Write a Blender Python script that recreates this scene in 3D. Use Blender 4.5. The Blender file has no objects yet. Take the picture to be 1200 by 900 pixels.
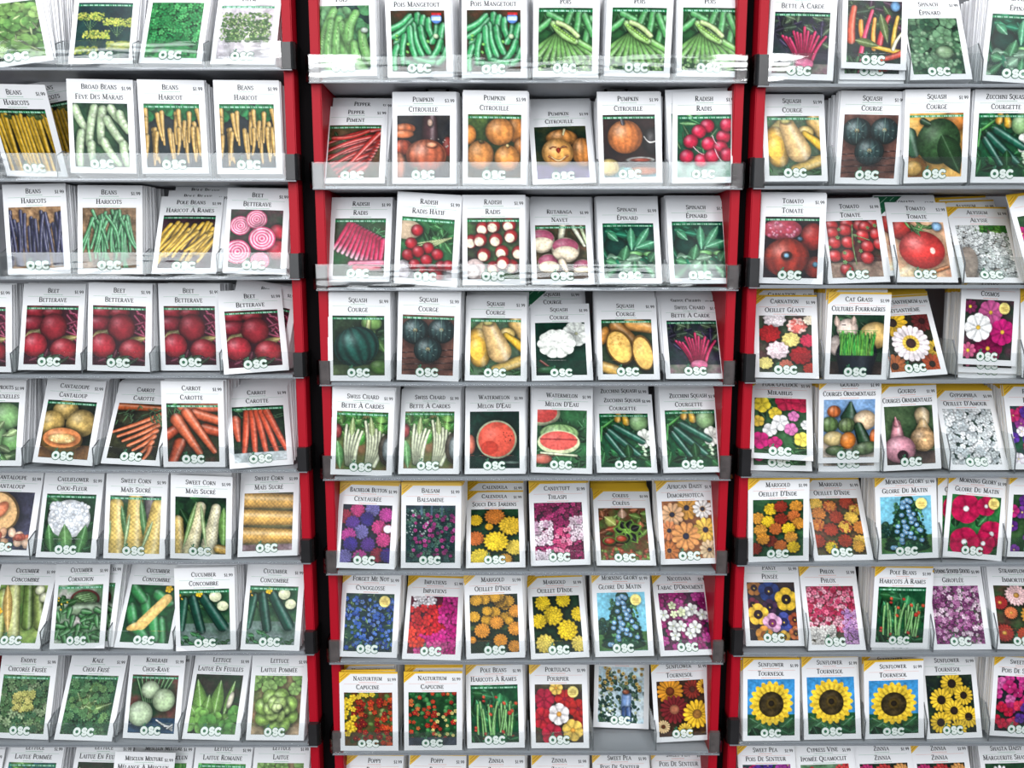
import bpy, bmesh, math, random
import numpy as np
from mathutils import Matrix, Vector

# ---------------------------------------------------------------- camera, light, exposure
sc = bpy.context.scene
col = sc.collection
CAM_Y, CAM_Z, PITCH = -1.01, 1.5, 8.0
cam = bpy.data.objects.new('camera', bpy.data.cameras.new('camera'))
col.objects.link(cam); sc.camera = cam
cam.location = (0, CAM_Y, CAM_Z); cam.rotation_euler = (math.radians(90-PITCH), 0, 0)
cam.data.sensor_width = 36; cam.data.lens = 27; cam.data.clip_start = .05
sc.view_settings.view_transform = 'Standard'; sc.view_settings.look = 'None'
sc.view_settings.gamma = 1; sc.view_settings.use_curve_mapping = False
sc.view_settings.exposure = -0.62

# daylight from the shop front behind the viewer, over a darker floor
w = bpy.data.worlds.new('shop'); sc.world = w; w.use_nodes = True
nt = w.node_tree; N = nt.nodes; LK = nt.links
bg = N['Background']; tc = N.new('ShaderNodeTexCoord'); sep = N.new('ShaderNodeSeparateXYZ'); LK.new(tc.outputs['Generated'], sep.inputs[0])
ramp = N.new('ShaderNodeValToRGB'); mp = N.new('ShaderNodeMapRange'); mp.inputs[1].default_value = -1; mp.inputs[2].default_value = 1
LK.new(sep.outputs[2], mp.inputs[0]); LK.new(mp.outputs[0], ramp.inputs[0]); LK.new(ramp.outputs[0], bg.inputs[0])
el = ramp.color_ramp.elements
el[0].position = 0.0; el[0].color = (.36, .365, .375, 1)
el[1].position = 1.0; el[1].color = (.85, .88, .92, 1)
for p_, c_ in ((.46, (.34, .345, .355, 1)), (.5, (.42, .44, .47, 1)), (.62, (.7, .73, .78, 1))):
    e = el.new(p_); e.color = c_
bg.inputs[1].default_value = .62

def area(name, loc, rot, sx, sy, power, color=(1, 1, 1)):
    l = bpy.data.lights.new(name, 'AREA'); l.shape = 'RECTANGLE'; l.size = sx; l.size_y = sy; l.energy = power; l.color = color
    o = bpy.data.objects.new(name, l); col.objects.link(o); o.location = loc; o.rotation_euler = [math.radians(a) for a in rot]
    return o
area('shop_window', (-.85, -3.6, 2.0), (90, 0, 0), 4.2, 1.3, 112, (.93, .97, 1.0))
area('ceiling_lamp', (-.9, -1.7, 3.0), (28, 0, 0), .35, 2.4, 62)
area('ceiling_lamp', (1.1, -1.7, 3.0), (28, 0, 0), .35, 2.4, 62)

# ---------------------------------------------------------------- materials
def lin(c): return tuple((x/255/12.92 if x/255 <= .04045 else ((x/255+.055)/1.055)**2.4) for x in c)+(1,)
def mat(name, c, rough=.5, metal=0, spec=.5, bump=0, bs=40, noise_amt=0, ns=30):
    m = bpy.data.materials.new(name); m.use_nodes = True; t = m.node_tree; b = t.nodes['Principled BSDF']
    b.inputs['Base Color'].default_value = lin(c); b.inputs['Roughness'].default_value = rough; b.inputs['Metallic'].default_value = metal
    b.inputs['Specular IOR Level'].default_value = spec
    tcn = t.nodes.new('ShaderNodeTexCoord')
    if bump:
        n = t.nodes.new('ShaderNodeTexNoise'); n.inputs['Scale'].default_value = bs; t.links.new(tcn.outputs['Object'], n.inputs['Vector'])
        bp = t.nodes.new('ShaderNodeBump'); bp.inputs['Strength'].default_value = bump; bp.inputs['Distance'].default_value = .002
        t.links.new(n.outputs['Fac'], bp.inputs['Height']); t.links.new(bp.outputs[0], b.inputs['Normal'])
    if noise_amt:
        n = t.nodes.new('ShaderNodeTexNoise'); n.inputs['Scale'].default_value = ns; n.inputs['Detail'].default_value = 4; t.links.new(tcn.outputs['Object'], n.inputs['Vector'])
        mx = t.nodes.new('ShaderNodeMix'); mx.data_type = 'RGBA'; mx.inputs[6].default_value = lin(c); mx.inputs[7].default_value = lin(tuple(q*(1-noise_amt) for q in c))
        t.links.new(n.outputs['Fac'], mx.inputs[0]); t.links.new(mx.outputs[2], b.inputs['Base Color'])
    return m
def clear(name, tint, ior=1.5, rough=.06, bump=.12):
    m = bpy.data.materials.new(name); m.use_nodes = True; t = m.node_tree; t.nodes.remove(t.nodes['Principled BSDF'])
    out = t.nodes['Material Output']; tr = t.nodes.new('ShaderNodeBsdfTransparent'); tr.inputs[0].default_value = tint+(1,)
    gl = t.nodes.new('ShaderNodeBsdfGlossy'); gl.inputs['Roughness'].default_value = rough; gl.inputs['Color'].default_value = (1, 1, 1, 1)
    fr = t.nodes.new('ShaderNodeMath'); lw = t.nodes.new('ShaderNodeLayerWeight'); lw.inputs[0].default_value = .5; mx = t.nodes.new('ShaderNodeMixShader')
    tcn = t.nodes.new('ShaderNodeTexCoord'); mpn = t.nodes.new('ShaderNodeMapping'); mpn.inputs['Scale'].default_value = (1, 1, 5)
    n = t.nodes.new('ShaderNodeTexNoise'); n.inputs['Scale'].default_value = 9; n.inputs['Detail'].default_value = 2
    t.links.new(tcn.outputs['Object'], mpn.inputs[0]); t.links.new(mpn.outputs[0], n.inputs['Vector'])
    bp = t.nodes.new('ShaderNodeBump'); bp.inputs['Strength'].default_value = bump; bp.inputs['Distance'].default_value = .01
    t.links.new(n.outputs['Fac'], bp.inputs['Height']); t.links.new(bp.outputs[0], gl.inputs['Normal'])
    pw = t.nodes.new('ShaderNodeMath'); pw.operation = 'POWER'; pw.inputs[1].default_value = 4.0; t.links.new(lw.outputs['Facing'], pw.inputs[0])
    f0 = ((ior-1)/(ior+1))**2; fr.operation = 'MULTIPLY_ADD'; fr.inputs[1].default_value = .75*(1-f0); fr.inputs[2].default_value = f0; t.links.new(pw.outputs[0], fr.inputs[0])
    t.links.new(fr.outputs[0], mx.inputs[0]); t.links.new(tr.outputs[0], mx.inputs[1]); t.links.new(gl.outputs[0], mx.inputs[2]); t.links.new(mx.outputs[0], out.inputs[0])
    return m
M_PAPER = mat('paper_white', (238, 239, 242), .42, spec=.35)
M_EDGE = mat('divider_rim', (96, 100, 104), .3)
M_YEL = mat('paper_yellow', (238, 192, 50), .42)
M_YELD = mat('corner_print', (190, 130, 30), .42)
M_GRNC = mat('paper_green', (20, 96, 62), .42)
M_INK = mat('ink_black', (34, 36, 40), .5)
M_GRN = mat('ink_green', (150, 190, 168), .5)
M_RED = mat('ink_red', (226, 160, 150), .5)
M_LOGO = mat('logo_white', (240, 246, 242), .45)
M_LOGG = mat('logo_green', (34, 110, 76), .45)
M_RACK = mat('red_metal', (168, 8, 32), .5, spec=.22, bump=.12, bs=60)
M_BACK = mat('grey_board', (150, 154, 160), .6, noise_amt=.15)
M_FLOOR = mat('floor_tile', (120, 118, 116), .35, noise_amt=.25, ns=6)
M_WALL = mat('dark_wall', (26, 26, 30), .8, noise_amt=.2)
M_HOOK = mat('black_metal', (20, 20, 22), .4)
M_LIP = clear('clear_plastic', (.955, .965, .965), 1.58)
M_DIV = clear('clear_divider', (.90, .92, .92), 1.5)
M_CAP = clear('smoky_end_plastic', (.42, .43, .45), 1.6, .12, .2)
M_TRAY = mat('tray_grey', (150, 154, 160), .4, spec=.5)
M_FOOT = mat('foot_grey', (128, 132, 138), .3)
M_BRKT = mat('dark_bracket', (40, 39, 42), .3, spec=.5, noise_amt=.5, ns=60)
M_BRKC = mat('grey_bracket', (116, 104, 104), .3, spec=.5, noise_amt=.6, ns=90)
M_GAP_SHADE = mat('gap_shade_black', (9, 7, 9), .85, spec=.1)  # matt black standing in for the shade between racks
m = bpy.data.materials.new('printed_picture'); m.use_nodes = True; t = m.node_tree; a_ = t.nodes.new('ShaderNodeVertexColor'); a_.layer_name = 'print'
t.links.new(a_.outputs[0], t.nodes['Principled BSDF'].inputs['Base Color']); t.nodes['Principled BSDF'].inputs['Roughness'].default_value = .34; t.nodes['Principled BSDF'].inputs['Specular IOR Level'].default_value = .18
M_PIC = m

# ---------------------------------------------------------------- printed pictures (colour per vertex)
PW, PH, PA = 78, 92, 1.17
_X, _Y = np.meshgrid((np.arange(PW)+.5)/PW, (np.arange(PH)+.5)/PH*PA)

def lattice(seed, f):
    r = np.random.RandomState(seed); g = r.rand(int(f*PA)+3, int(f)+3)
    x = _X*f; y = _Y*f; i = x.astype(int); j = y.astype(int); u = x-i; v = y-j
    u = u*u*(3-2*u); v = v*v*(3-2*v)
    return (g[j, i]*(1-u)+g[j, i+1]*u)*(1-v)+(g[j+1, i]*(1-u)+g[j+1, i+1]*u)*v

def noise(seed, f, o=3):
    n = 0; a = 1; t = 0
    for k in range(o):
        n = n+a*lattice(seed+k*7, f*2**k); t += a; a *= .55
    return n/t

class Pic:
    def __init__(s, c, c2=None, f=5, seed=1, con=2.0):
        s.im = np.ones((PH, PW, 3))*np.array(c, float); s.r = random.Random(seed)
        if c2: s.tex(c2, f, seed, con)
    def tex(s, c2, f=5, seed=1, con=2.0, m=None):
        n = np.clip((noise(seed, f)-.5)*con+.5, 0, 1)[..., None]
        if m is not None: n = n*m[..., None]
        s.im = s.im*(1-n)+np.array(c2, float)*n
        return s
    def band(s, y0, y1, c, c2=None, seed=3, f=9):
        m = np.clip((_Y-y0)*60, 0, 1)*np.clip((y1-_Y)*60, 0, 1)
        n = noise(seed, f)[..., None] if c2 else 0
        col = np.array(c, float)*(1-n)+(np.array(c2, float)*n if c2 else 0)
        s.im = s.im*(1-m[..., None])+col*m[..., None]
        return s
    def win(s, cx, cy, R):
        x0 = max(0, int((cx-R)*PW)-1); x1 = min(PW, int((cx+R)*PW)+2); y0 = max(0, int((cy-R)*PW)-1); y1 = min(PH, int((cy+R)*PW)+2)
        return (slice(y0, y1), slice(x0, x1)) if x1 > x0 and y1 > y0 else None
    def put(s, w, a, col):
        a = np.clip(a, 0, 1)[..., None]
        s.im[w] = s.im[w]*(1-a)+col*a
    def ell(s, cx, cy, rx, ry, col, a=0, dk=.5, hl=.25, ribs=0, rc=.25, ns=0, seed=5, sh=True):
        if sh: s.soft(cx+.015, cy+.02, rx*1.12, ry*1.12, a)
        w = s.win(cx, cy, max(rx, ry)*1.1+.02)
        if not w: return s
        X = _X[w]-cx; Y = _Y[w]-cy; c_, s_ = math.cos(a), math.sin(a)
        u = (X*c_+Y*s_)/rx; v = (-X*s_+Y*c_)/ry; d = np.sqrt(u*u+v*v)
        g = 1-dk*np.clip(d, 0, 1)**2.6
        if ribs:
            q = np.clip(u/np.sqrt(np.clip(1-v*v, .05, 1)), -1, 1)
            g = g*(1-rc*np.abs(np.cos(np.arcsin(q)*ribs))**3)
        if ns: g = g*(1+ns*(noise(seed, 16)[w]-.5))
        h = hl*np.exp(-((X/max(rx, .01)+.3)**2+(Y/max(ry, .01)+.35)**2)*7)
        C = np.array(col, float)*g[..., None]; C = C+(255-C)*h[..., None]
        s.put(w, (1-d)*min(rx, ry)*PW*1.2+.5, C); return s
    def soft(s, cx, cy, rx, ry, a=0, k=.45):
        w = s.win(cx, cy, max(rx, ry)*1.3+.02)
        if not w: return
        X = _X[w]-cx; Y = _Y[w]-cy; c_, s_ = math.cos(a), math.sin(a)
        d = ((X*c_+Y*s_)/rx)**2+((-X*s_+Y*c_)/ry)**2
        s.im[w] = s.im[w]*(1-k*np.clip(1.5-d, 0, 1)[..., None])
    def cap(s, x0, y0, x1, y1, r0, r1, col, bend=0, dk=.6, hl=.3, stripe=0, sh=True, ends=None, rows=0):
        L = math.hypot(x1-x0, y1-y0); w = s.win((x0+x1)/2, (y0+y1)/2, L/2+max(r0, r1)+abs(bend)+.02)
        if not w or L == 0: return s
        dx, dy = (x1-x0)/L, (y1-y0)/L
        X = _X[w]-x0; Y = _Y[w]-y0; t = np.clip((X*dx+Y*dy)/L, 0, 1)
        n = (-X*dy+Y*dx)-bend*np.sin(math.pi*t); al = X*dx+Y*dy-t*L
        r = (r0+(r1-r0)*t)*(1.25 if max(r0, r1) < .062 else 1.16); d = np.sqrt(n*n+al*al)/r
        if sh:
            q = np.sqrt((n-.012)**2+al*al)/(r*1.25); s.im[w] = s.im[w]*(1-.4*np.clip(1.6-q*1.3, 0, 1)[..., None])
        g = 1-dk*np.clip(d, 0, 1)**2.2
        if stripe: g = g*(1-.18*np.abs(np.sin(n/r*stripe)))
        if rows: g = g*(1-.13*(np.sin(t*L*rows)*np.sin(n/r*11) > 0))
        h = hl*np.exp(-((n/r+.3)**2)*14)
        C = np.array(col, float)*g[..., None]
        if ends is not None:
            e = np.clip((t-.72)*3.5, 0, 1)[..., None]; C = C*(1-e)+np.array(ends, float)*g[..., None]*e
        C = C+(255-C)*h[..., None]
        s.put(w, (1-d)*r*PW*1.2+.5, C); return s
    def leaf(s, x0, y0, x1, y1, wd, col, vein=.35, ruf=0, dk=.35):
        L = math.hypot(x1-x0, y1-y0); w = s.win((x0+x1)/2, (y0+y1)/2, L/2+wd+.02)
        if not w or L == 0: return s
        dx, dy = (x1-x0)/L, (y1-y0)/L
        X = _X[w]-x0; Y = _Y[w]-y0; t = (X*dx+Y*dy)/L; n = -X*dy+Y*dx
        tc = np.clip(t, 0, 1); hw = wd*np.sin(math.pi*tc**.8)*(1+ruf*np.sin(tc*50+n*40))+1e-4
        d = np.abs(n)/hw
        g = 1-dk*np.clip(d, 0, 1)-.12*np.abs(np.sin((t*L-np.abs(n))*70))*(d > .15)
        C = np.array(col, float)*g[..., None]; C = C+(235-C)*(vein*np.clip(1-np.abs(n)*PW*.9, 0, 1))[..., None]
        s.put(w, ((1-d)*hw*PW*1.2+.4)*(t > 0)*(t < 1), C); return s
    def flw(s, cx, cy, r, n, col, cc=(250, 220, 60), cr=.22, gap=.3, ph=0, dk=.25, ring=None, rr=.5, sy=1, sh=True):
        if sh: s.soft(cx+.01, cy+.015, r*1.05, r*1.05*sy, k=.35)
        w = s.win(cx, cy, r*1.1+.02)
        if not w: return s
        X = _X[w]-cx; Y = (_Y[w]-cy)/sy; d = np.sqrt(X*X+Y*Y)/r; th = np.arctan2(Y, X)+ph
        pet = np.abs(np.cos(th*n/2)); R = 1-gap+gap*pet**.6
        g = 1-dk*(1-pet)**1.5-.15*np.clip(1-d*1.5, 0, 1)
        C = np.array(col, float)*g[..., None]
        if ring is not None:
            m = np.clip((rr-d)*8, 0, 1)[..., None]; C = C*(1-m)+np.array(ring, float)*m
        m = np.clip((cr-d)*r*PW*1.3+.5, 0, 1)[..., None]
        C = C*(1-m)+np.array(cc, float)*(1-.35*np.clip(d/max(cr, .01), 0, 1)[..., None]**3)*m
        s.put(w, (R-d)*r*PW*1.2+.5, C); return s
    def pom(s, cx, cy, r, col, n=11, dk=.5, seed=3, sy=1, c2=None):
        s.soft(cx+.012, cy+.02, r*1.08, r*1.08*sy, k=.5)
        w = s.win(cx, cy, r*1.1+.02)
        if not w: return s
        X = _X[w]-cx; Y = (_Y[w]-cy)/sy; d = np.sqrt(X*X+Y*Y)/r; th = np.arctan2(Y, X)
        q = np.sin(th*n+np.floor(d*4.5)*1.9+seed)*np.clip(d*2, .3, 1); k = np.sin(d*26)
        g = 1-dk*(.25*d**3+.38*(q < -.1)*1.0+.22*(k < -.3))
        R = .93+.07*np.sin(th*n+seed)
        C = np.array(col, float)*g[..., None]
        if c2 is not None:
            m = np.clip((noise(seed, 22)[w]-.45)*6+(d-.7)*2, 0, 1)[..., None]; C = C*(1-m)+np.array(c2, float)*g[..., None]*m
        s.put(w, (R-d)*r*PW*1.2+.5, C); return s
    def fol(s, cols, n=60, L=.14, wd=.035, y0=0, y1=PA, x0=0, x1=1, seed=4, ruf=0, vein=.2, dk=.45):
        r = random.Random(seed)
        for k in range(n):
            a = r.random()*6.283; x = x0+(x1-x0)*r.random(); y = y0+(y1-y0)*r.random(); l = L*(.6+.7*r.random())
            c = cols[r.randrange(len(cols))]; m = .5+.7*(k/n)
            s.leaf(x, y, x+l*math.cos(a), y+l*math.sin(a), wd*(.7+.6*r.random()), tuple(min(255, q*m) for q in c), vein, ruf, dk)
        return s
    def dots(s, cols, n=80, r0=.012, r1=.03, y0=0, y1=PA, x0=0, x1=1, seed=4, dk=.35, hl=.15, sh=False):
        r = random.Random(seed)
        for k in range(n):
            q = r0+(r1-r0)*r.random()
            s.ell(x0+(x1-x0)*r.random(), y0+(y1-y0)*r.random(), q, q*(.7+.3*r.random()), cols[r.randrange(len(cols))], r.random()*3, dk, hl, sh=sh)
        return s
    def flws(s, cols, n, r0, r1, pet=5, cc=(250, 230, 90), cr=.2, gap=.35, y0=0, y1=PA, x0=0, x1=1, seed=4, pm=False):
        r = random.Random(seed); pts = []
        for k in range(n):
            for t in range(14):
                x = x0+(x1-x0)*r.random(); y = y0+(y1-y0)*r.random()
                if all(math.hypot(x-a, y-b) > (r0+r1)*.62 for a, b in pts): break
            pts.append((x, y)); q = r0+(r1-r0)*r.random(); c = cols[r.randrange(len(cols))]
            if pm: s.pom(x, y, q, c, seed=k)
            else: s.flw(x, y, q, pet, c, cc, cr, gap, r.random()*3)
        return s
    def bar(s, on=True):
        if on:
            s.band(.034, .088, (36, 138, 86))
            m = (np.abs(_Y-.061) < .014)*(_X > .05)*(_X < .95)*(np.sin(_X*150)+np.sin(_X*61) > -.4)
            s.im = s.im*(1-.55*m[..., None])+255*.55*m[..., None]
        return s
    def badge(s, cx=.8, cy=.16, r=.115, c=(250, 226, 130)):
        s.flw(cx, cy, r, 22, c, c, .1, .08, dk=.1)
        for k in range(4): s.band2(cx-r*.6, cx+r*.6, cy-.05+k*.03, cy-.04+k*.03, (170, 130, 50))
        return s
    def band2(s, x0, x1, y0, y1, c):
        m = ((_X > x0)*(_X < x1)*(_Y > y0)*(_Y < y1))[..., None]*.6
        s.im = s.im*(1-m)+np.array(c, float)*m; return s

G1, G2, G3, G4 = (30, 70, 40), (60, 125, 60), (120, 175, 95), (175, 205, 140)
DK = (18, 28, 24)
PICS = {}
def pic(*names):
    def d(f):
        for n in names: PICS[n] = f
        return f
    return d

@pic('celery')
def _(n): return Pic((60, 100, 50), G1, 5, 2).flws([(120, 165, 84), (150, 188, 104), (96, 145, 70)], 34, .13, .2, 3, (150, 190, 110), .1, .3, seed=2).fol([(190, 212, 140)], 16, .2, .02, seed=5)
@pic('dill')
def _(n):
    p = Pic((14, 42, 50), (30, 66, 60), 4, 3)
    for k, (x, y, r) in enumerate([(.25, .3, .24), (.75, .42, .26), (.38, .68, .24), (.8, .9, .22), (.2, 1.0, .22)]):
        for q in range(5): p.cap(x-r*.8+q*r*.4, y, x, y+.3, .003, .004, (90, 130, 70), sh=False)
        p.dots([(165, 180, 70), (205, 205, 90), (110, 140, 60), (186, 190, 80)], 130, .014, .03, y-r*.32, y+r*.32, x-r, x+r, seed=k)
    return p
@pic('parsley')
def _(n): return Pic((24, 84, 48)).flws([(40, 130, 70), (66, 158, 88), (90, 185, 106), (52, 140, 76)], 260, .05, .085, 5, (60, 140, 76), .2, .5, seed=5)
@pic('thyme')
def _(n):
    p = Pic((205, 200, 205), (170, 160, 170), 3, 2)
    p.cap(.5, .85, .5, 1.15, .24, .17, (226, 216, 224), dk=.25)
    p.dots([(60, 90, 50)], 90, .03, .05, .3, .8, .12, .88).dots([(70, 110, 55), (104, 142, 74), (140, 170, 100), (60, 96, 50)], 420, .016, .032, .2, .8, .04, .96, seed=6)
    return p.dots([(215, 215, 190)], 60, .01, .016, .2, .7, .06, .94, seed=8)
@pic('yellow_beans')
def _(n):
    p = Pic((50, 36, 28), DK, 5, 3); r = random.Random(4)
    for k in range(15):
        x = .02+k*.068; p.cap(x+.02*r.random(), .1+.1*r.random(), x+.12*r.random(), 1.15, .034, .028, (214, 168, 40), .02*(r.random()-.5))
    return p.dots([(70, 90, 50)], 12, .03, .06, .08, .16)
@pic('broad_beans')
def _(n):
    p = Pic((60, 92, 60), (24, 50, 38), 5, 3)
    for a in [(.05, .1, .25, .5), (.15, .55, .1, 1.1), (.4, .1, .28, .75), (.55, .12, .5, .7), (.7, .1, .95, .4), (.62, .3, .95, .8), (.85, .2, 1.0, .5), (.32, .75, .35, 1.1), (.55, .7, .8, 1.1), (.9, .75, .95, 1.1)]:
        p.cap(*a, .07, .06, (178, 202, 158), .02, dk=.45, hl=.35)
        for t in (.2, .45, .7): p.ell(a[0]+(a[2]-a[0])*t, a[1]+(a[3]-a[1])*t, .045, .045, (205, 220, 185), dk=.25, hl=.4, sh=False)
    return p
@pic('hanging_beans')
def _(n):
    p = Pic((46, 54, 62), (25, 35, 35), 5, 3); r = random.Random(2)
    p.flws([(50, 140, 80), (35, 110, 60)], 12, .12, .18, 3, (50, 140, 80), .1, .25, y0=0, y1=.28, seed=3)
    for k in range(27):
        x = r.random(); y = .1+.5*r.random(); p.cap(x, y, x+.14*(r.random()-.4), y+.38+.2*r.random(), .036, .018, (212, 168, 88), .04*(r.random()-.5))
    return p
@pic('purple_beans')
def _(n):
    p = Pic((176, 140, 100), (110, 80, 55), 12, 3); r = random.Random(2)
    for k in range(30):
        x = r.random(); p.cap(x, .08+.35*r.random(), x+.3*(r.random()-.5), 1.1, .03, .022, (62, 60, 92), .06*(r.random()-.5), hl=.4)
    return p
@pic('green_beans')
def _(n):
    p = Pic((150, 120, 90), (90, 70, 50), 12, 3); r = random.Random(3)
    for k in range(38):
        x = .15+.7*r.random(); p.cap(x, .06+.25*r.random(), x+.55*(r.random()-.5), .7+.45*r.random(), .026, .018, (92, 165, 110), .14*(r.random()-.5), hl=.35)
    return p
@pic('pole_beans')
def _(n):
    p = Pic((70, 40, 50), (30, 20, 24), 5, 3); r = random.Random(5)
    for k in range(26):
        x = r.random(); p.cap(x+.15, .15+.3*r.random(), x-.2, .75+.3*r.random(), .036, .026, (218, 172, 50), .04*(r.random()-.5))
    return p
@pic('candy_beet')
def _(n):
    p = Pic((36, 66, 44), (90, 50, 60), 5, 3)
    for x, y, r in [(.2, .33, .2), (.9, .45, .16), (.9, .8, .2), (.5, .2, .2), (.62, .58, .25), (.17, .85, .25), (.6, 1.02, .18)]:
        p.soft(x, y, r*1.1, r*1.1)
        if x == .9: p.ell(x, y, r, r, (190, 40, 60)); continue
        for q in range(9): p.ell(x, y, r*(1-q*.11), r*(1-q*.11)*.95, (240, 190, 205) if q % 2 else (205, 70, 115), dk=.05, hl=0, sh=False)
    return p
@pic('beet')
def _(n):
    p = Pic((100, 30, 50), (52, 20, 30), 6, 3); r = random.Random(5)
    for k in range(14): p.cap(.6+.4*r.random(), .1+.4*r.random(), 1.05, .2+.6*r.random(), .02, .02, (140, 40, 70))
    p.leaf(0, .62, .45, .42, .08, (214, 196, 130)).leaf(.55, .75, 1.05, .6, .08, (190, 170, 100))
    p.ell(.2, .12, .25, .12, (140, 30, 42)).ell(.5, .14, .2, .1, (150, 40, 50)).ell(.12, .35, .3, .14, (130, 34, 46))
    p.ell(.54, .43, .26, .27, (140, 34, 44), dk=.55, hl=.2).ell(.2, .78, .24, .24, (172, 42, 54), hl=.3).ell(.75, .87, .25, .22, (166, 40, 50), hl=.3)
    return p.fol([(70, 90, 60), (110, 40, 60)], 20, .2, .04, .98, 1.15, seed=3)
@pic('sprouts')
def _(n): return Pic(G1).ell(.2, .35, .3, .3, (110, 160, 100)).ell(.75, .3, .3, .28, (130, 175, 110)).ell(.5, .75, .33, .33, (140, 185, 120)).ell(.95, .8, .25, .25, (110, 160, 90)).ell(.05, .95, .25, .2, (100, 150, 90)).fol([G3, G4], 22, .3, .08)
@pic('cantaloupe')
def _(n):
    p = Pic((50, 60, 40), DK, 4, 3); p.ell(.4, .2, .26, .2, (205, 170, 95), ns=.5).ell(.15, .48, .28, .26, (200, 165, 90), ns=.5).ell(.75, .45, .3, .28, (190, 158, 88), ns=.5)
    p.band(.88, PA, (150, 110, 70), (90, 60, 40)); p.ell(.42, .8, .42, .25, (196, 150, 80)).ell(.42, .76, .38, .2, (226, 138, 80), dk=.1).ell(.42, .77, .27, .1, (235, 190, 120), dk=.3)
    return p.dots([(240, 215, 150)], 14, .02, .03, .72, .82, .2, .64)
@pic('carrot_bunch')
def _(n):
    p = Pic((60, 60, 40), (30, 30, 24), 8, 3); p.cap(0, .08, 1, .1, .07, .05, (190, 90, 45)).fol([(70, 110, 60)], 40, .16, .015, .1, .5, seed=3)
    for k in range(7): p.cap(.95-.02*k, .2+.12*k, .02+k*.12, .62+.09*k, .045, .025, (214, 110, 66), -.02)
    return p.fol([(90, 140, 80)], 16, .15, .02, .15, .4, .75, 1)
@pic('carrots_big')
def _(n):
    p = Pic((80, 60, 50), (40, 60, 40), 8, 3); p.cap(.3, .1, 1.05, .08, .07, .08, (220, 110, 80))
    p.cap(.55, .2, 1.05, .36, .09, .08, (220, 104, 66)).cap(.75, .5, 1.1, .6, .09, .08, (205, 90, 58)).cap(-.1, .7, .2, .5, .1, .08, (205, 90, 60)).fol([(90, 150, 80)], 14, .2, .02, .04, .3, 0, .4)
    return p.cap(.4, .2, .9, .95, .1, .05, (222, 108, 70)).cap(.2, .33, .62, .98, .11, .06, (224, 112, 74)).cap(.25, .8, .1, 1.15, .1, .08, (200, 90, 60))
@pic('carrots_row')
def _(n):
    p = Pic((40, 60, 40), DK, 8, 3).fol([(60, 110, 60)], 20, .2, .02, .05, .3)
    p.cap(.05, .3, .1, .7, .1, .04, (200, 86, 56))
    for k in range(5): p.cap(.3+k*.09, .13, .2+k*.2, .95, .07, .045, (216, 84, 52), hl=.25)
    return p.band(.97, PA, (214, 220, 226), (150, 160, 160))
@pic('cantaloupe_open')
def _(n): return Pic((70, 66, 90), (50, 50, 66), 6, 3).ell(.35, .4, .45, .38, (214, 165, 96), .9).ell(.35, .4, .4, .33, (238, 190, 130), .9, dk=.1).ell(.38, .38, .2, .12, (226, 130, 90), 2.2, dk=.4).dots([(225, 170, 130), (180, 90, 70), (240, 200, 170)], 30, .05, .1, .8, 1.15)
@pic('cauliflower')
def _(n):
    p = Pic((50, 90, 54), (30, 60, 40), 6, 3).fol([(80, 140, 80), (50, 110, 60)], 24, .4, .12)
    p.ell(.5, .5, .42, .38, (215, 218, 222), dk=.25).dots([(244, 246, 248), (228, 230, 236), (205, 210, 218)], 130, .03, .06, .18, .78, .12, .88, seed=3, dk=.3)
    return p.leaf(.5, 1.15, .42, .6, .14, (120, 175, 100)).leaf(.75, 1.15, .85, .6, .12, (90, 150, 80)).leaf(.2, 1.15, .1, .6, .1, (90, 150, 80))
@pic('corn_husk')
def _(n):
    p = Pic((60, 100, 60), (110, 110, 110), 4, 3)
    p.cap(.78, .05, .78, .8, .09, .05, (130, 120, 120))
    for x, y, z in ((.13, .2, .16), (.5, .06, .5), (.95, .2, .82)):
        p.cap(x, y, z, 1.1, .12, .17, (228, 196, 110), rows=70, dk=.4); p.leaf(x+.1, y, z+.28, 1.17, .07, (120, 175, 110)).leaf(x-.1, y+.3, z-.2, 1.17, .04, (170, 200, 140))
    return p
@pic('corn_white')
def _(n):
    p = Pic((40, 80, 44), DK, 5, 3).fol([(60, 120, 60)], 14, .4, .08); p.cap(.05, .5, .1, 1.1, .1, .1, (220, 190, 110), rows=60)
    return p.cap(.5, .2, .3, 1.1, .09, .14, (226, 216, 170), rows=75, dk=.45).leaf(.42, .1, .15, 1.1, .05, (150, 190, 110)).cap(.8, .22, .65, 1.1, .08, .14, (228, 220, 180), rows=75, dk=.45).leaf(.95, .2, .95, 1.15, .1, (130, 180, 90)).leaf(.5, .1, .62, 1.1, .04, (180, 210, 140)).cap(.85, 1.05, 1.1, 1.1, .08, .08, (225, 180, 90), rows=60)
@pic('corn_ears')
def _(n):
    p = Pic((120, 100, 60), (70, 70, 50), 5, 3)
    for y in (.14, .48, .84): p.leaf(-.1, y+.1, 1.1, y+.2, .12, (160, 150, 90)).cap(-.05, y, 1.0, y+.05, .14, .12, (224, 172, 84), rows=75, dk=.45)
    return p.band(1.03, PA, (170, 150, 160), (90, 60, 60))
@pic('cucumber_wild')
def _(n):
    p = Pic((90, 130, 60), (150, 170, 90), 4, 3); p.cap(.3, .1, .5, 1.1, .12, .14, (200, 205, 130)).cap(.6, .05, .75, .8, .08, .1, (120, 150, 70), stripe=4).cap(.8, .1, 1.0, .8, .08, .1, (150, 170, 90), stripe=3).cap(.08, .2, .2, 1, .1, .1, (170, 185, 100))
    return p.leaf(.15, 0, .4, 1.0, .1, (235, 196, 110)).flw(.1, .55, .08, 5, (240, 180, 50)).ell(.85, .1, .1, .1, (225, 228, 190)).ell(.97, .25, .1, .1, (225, 228, 190))
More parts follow.
